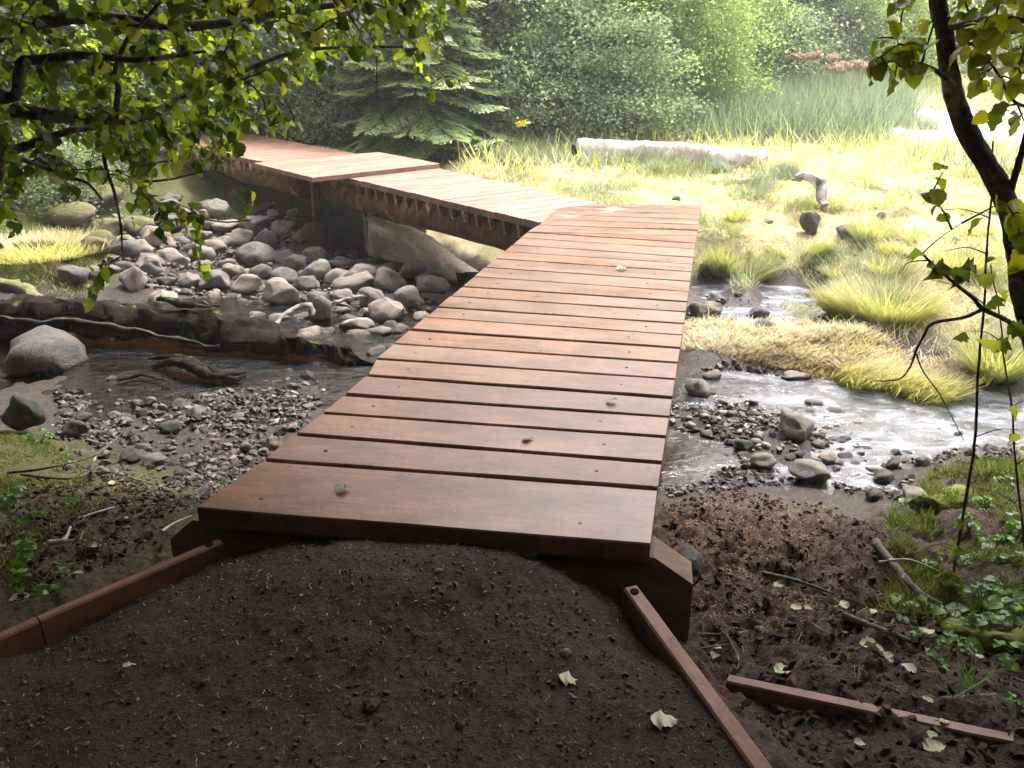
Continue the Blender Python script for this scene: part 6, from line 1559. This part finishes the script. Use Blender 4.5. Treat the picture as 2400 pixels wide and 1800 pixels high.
child(link('stem', tube_mesh('stem', [tube(smooth_path([(p[0] + .05, 15.2, g_), (p[0] + .03, 15.2, (g_ + p[2]) / 2), p], 8), [.006] * 8, 5, .4)], M['mossgrass'])), root)
n = 26; V, F, t = inst(LT[0][0], LT[0][1], frames(rng.normal(size=(n, 3)), rng.normal(size=(n, 3))) * .05, np.tile(p, (n, 1)) + rng.normal(size=(n, 3)) * [.05, .03, .03]); child(link('petals', mesh_np('petals', V, F, M['petal'], True, {'tint': t})), root)

# ------------------------------------------------------------ parked vehicles far beyond the gravel
def car(x, y, rz, label, body='white', tarp=False):
    root = empty('parked_car', (x, y, float(base_h(x, y)) + .02)); tag(root, label, 'car')
    prof = [(-2.2, .45), (-2.2, .95), (-1.9, 1.02), (-.75, 1.10), (-.15, 1.62), (1.5, 1.66), (2.05, 1.12), (2.2, 1.0), (2.2, .45)]
    bm = bmesh.new(); w0, w1 = .86, .68
    def wd(z): return w0 if z < 1.15 else w1
    L_ = [bm.verts.new((px_, -wd(z_), z_)) for px_, z_ in prof]; R2 = [bm.verts.new((px_, wd(z_), z_)) for px_, z_ in prof]; n = len(prof)
    bm.faces.new(L_); bm.faces.new(R2[::-1])
    for q in range(n): bm.faces.new((L_[q], R2[q], R2[(q + 1) % n], L_[(q + 1) % n]))
    bmesh.ops.bevel(bm, geom=bm.edges[:], offset=.06, segments=2, affect='EDGES', profile=.6)
    bmesh.ops.recalc_face_normals(bm, faces=bm.faces[:])
    me = bpy.data.meshes.new('body'); bm.to_mesh(me); bm.free(); me.materials.append(M[body]); me.polygons.foreach_set('use_smooth', [True] * len(me.polygons)); link('body', me, root)
    def quad(nm, pts, mat):
        me = bpy.data.meshes.new(nm); c_ = np.mean(pts, 0); me.from_pydata([tuple(p_) for p_ in pts] + [tuple(np.array(p_) * .97 + c_ * .03 + np.array([0, 0, 0])) for p_ in pts], [], [tuple(range(len(pts)))]); me.materials.append(M[mat]); return link(nm, me, root)
    quad('windscreen', [(-.80, -.70, 1.17), (-.80, .70, 1.17), (-.30, .58, 1.58), (-.30, -.58, 1.58)], 'glass')
    for s in (-1, 1):
        quad('side_window', [(-.55, s * .84, 1.17), (.45, s * .84, 1.17), (.45, s * .72, 1.56), (-.12, s * .72, 1.56)], 'glass'); quad('side_window', [(.52, s * .84, 1.17), (1.7, s * .84, 1.17), (1.4, s * .72, 1.56), (.52, s * .72, 1.56)], 'glass')
        for cx in (-1.4, 1.4):
            bm = bmesh.new(); bmesh.ops.create_cone(bm, cap_ends=True, segments=20, radius1=.34, radius2=.34, depth=.22, matrix=Matrix.Rotation(math.pi / 2, 4, 'X')); me = bpy.data.meshes.new('tyre'); bm.to_mesh(me); bm.free(); me.materials.append(M['tyre'])
            wh = link('wheel', me, root); wh.location = (cx, s * .80, .34)
            bm = bmesh.new(); bmesh.ops.create_cone(bm, cap_ends=True, segments=16, radius1=.2, radius2=.2, depth=.24, matrix=Matrix.Rotation(math.pi / 2, 4, 'X')); me = bpy.data.meshes.new('rim'); bm.to_mesh(me); bm.free(); me.materials.append(M['rim']); link('rim', me, wh)
        quad('headlight', [(-2.215, s * .5, .78), (-2.215, s * .8, .78), (-2.215, s * .8, .92), (-2.215, s * .5, .92)], 'rim')
    quad('bumper', [(-2.22, -.8, .48), (-2.22, .8, .48), (-2.22, .8, .66), (-2.22, -.8, .66)], 'glass')
    root.rotation_euler = (0, 0, rz)
    if tarp:
        bm = bmesh.new(); bmesh.ops.create_icosphere(bm, subdivisions=3, radius=1)
        for v_ in bm.verts:
            f_ = 1 + .18 * float(fbm(np.array([v_.co.x * 2]), np.array([v_.co.y * 2]), np.array([v_.co.z * 2]), s=4)[0]); v_.co = (v_.co.x * .85 * f_, v_.co.y * .62 * f_, max(-.1, v_.co.z) * .42 * f_)
        me = bpy.data.meshes.new('roof_load'); bm.to_mesh(me); bm.free(); me.materials.append(M['blue']); o = link('roof_load', me, root); o.location = (.6, 0, 1.66); tag(o, 'blue covered bundle on the roof')
    return root
p = atd(2272, 165, 50); car(p[0], 50, R(60), 'white vehicle with a blue bundle on its roof, parked beyond the gravel', 'white', True)
p = atd(2185, 150, 56); car(p[0], 56, R(80), 'pale vehicle mostly hidden by yellow alder leaves left of the trunk', 'white')

# ------------------------------------------------------------ thin scattering volume added to stand in for lens glare
bm = bmesh.new(); bmesh.ops.create_cube(bm, size=1)
for v_ in bm.verts: v_.co = ((-210, 210)[v_.co.x > 0], (-190, 230)[v_.co.y > 0], (-3.5, 40)[v_.co.z > 0])
me = bpy.data.meshes.new('glare_haze'); bm.to_mesh(me); bm.free()
k = NT('glare_haze_vol'); pv = k.n('ShaderNodeVolumePrincipled'); pv.inputs['Color'].default_value = (.95, .97, 1, 1); pv.inputs['Density'].default_value = .0021; pv.inputs['Anisotropy'].default_value = .3
k.l(pv.outputs[0], k.out.inputs['Volume']); me.materials.append(k.m)
tag(link('glare_haze', me), kind='stuff')
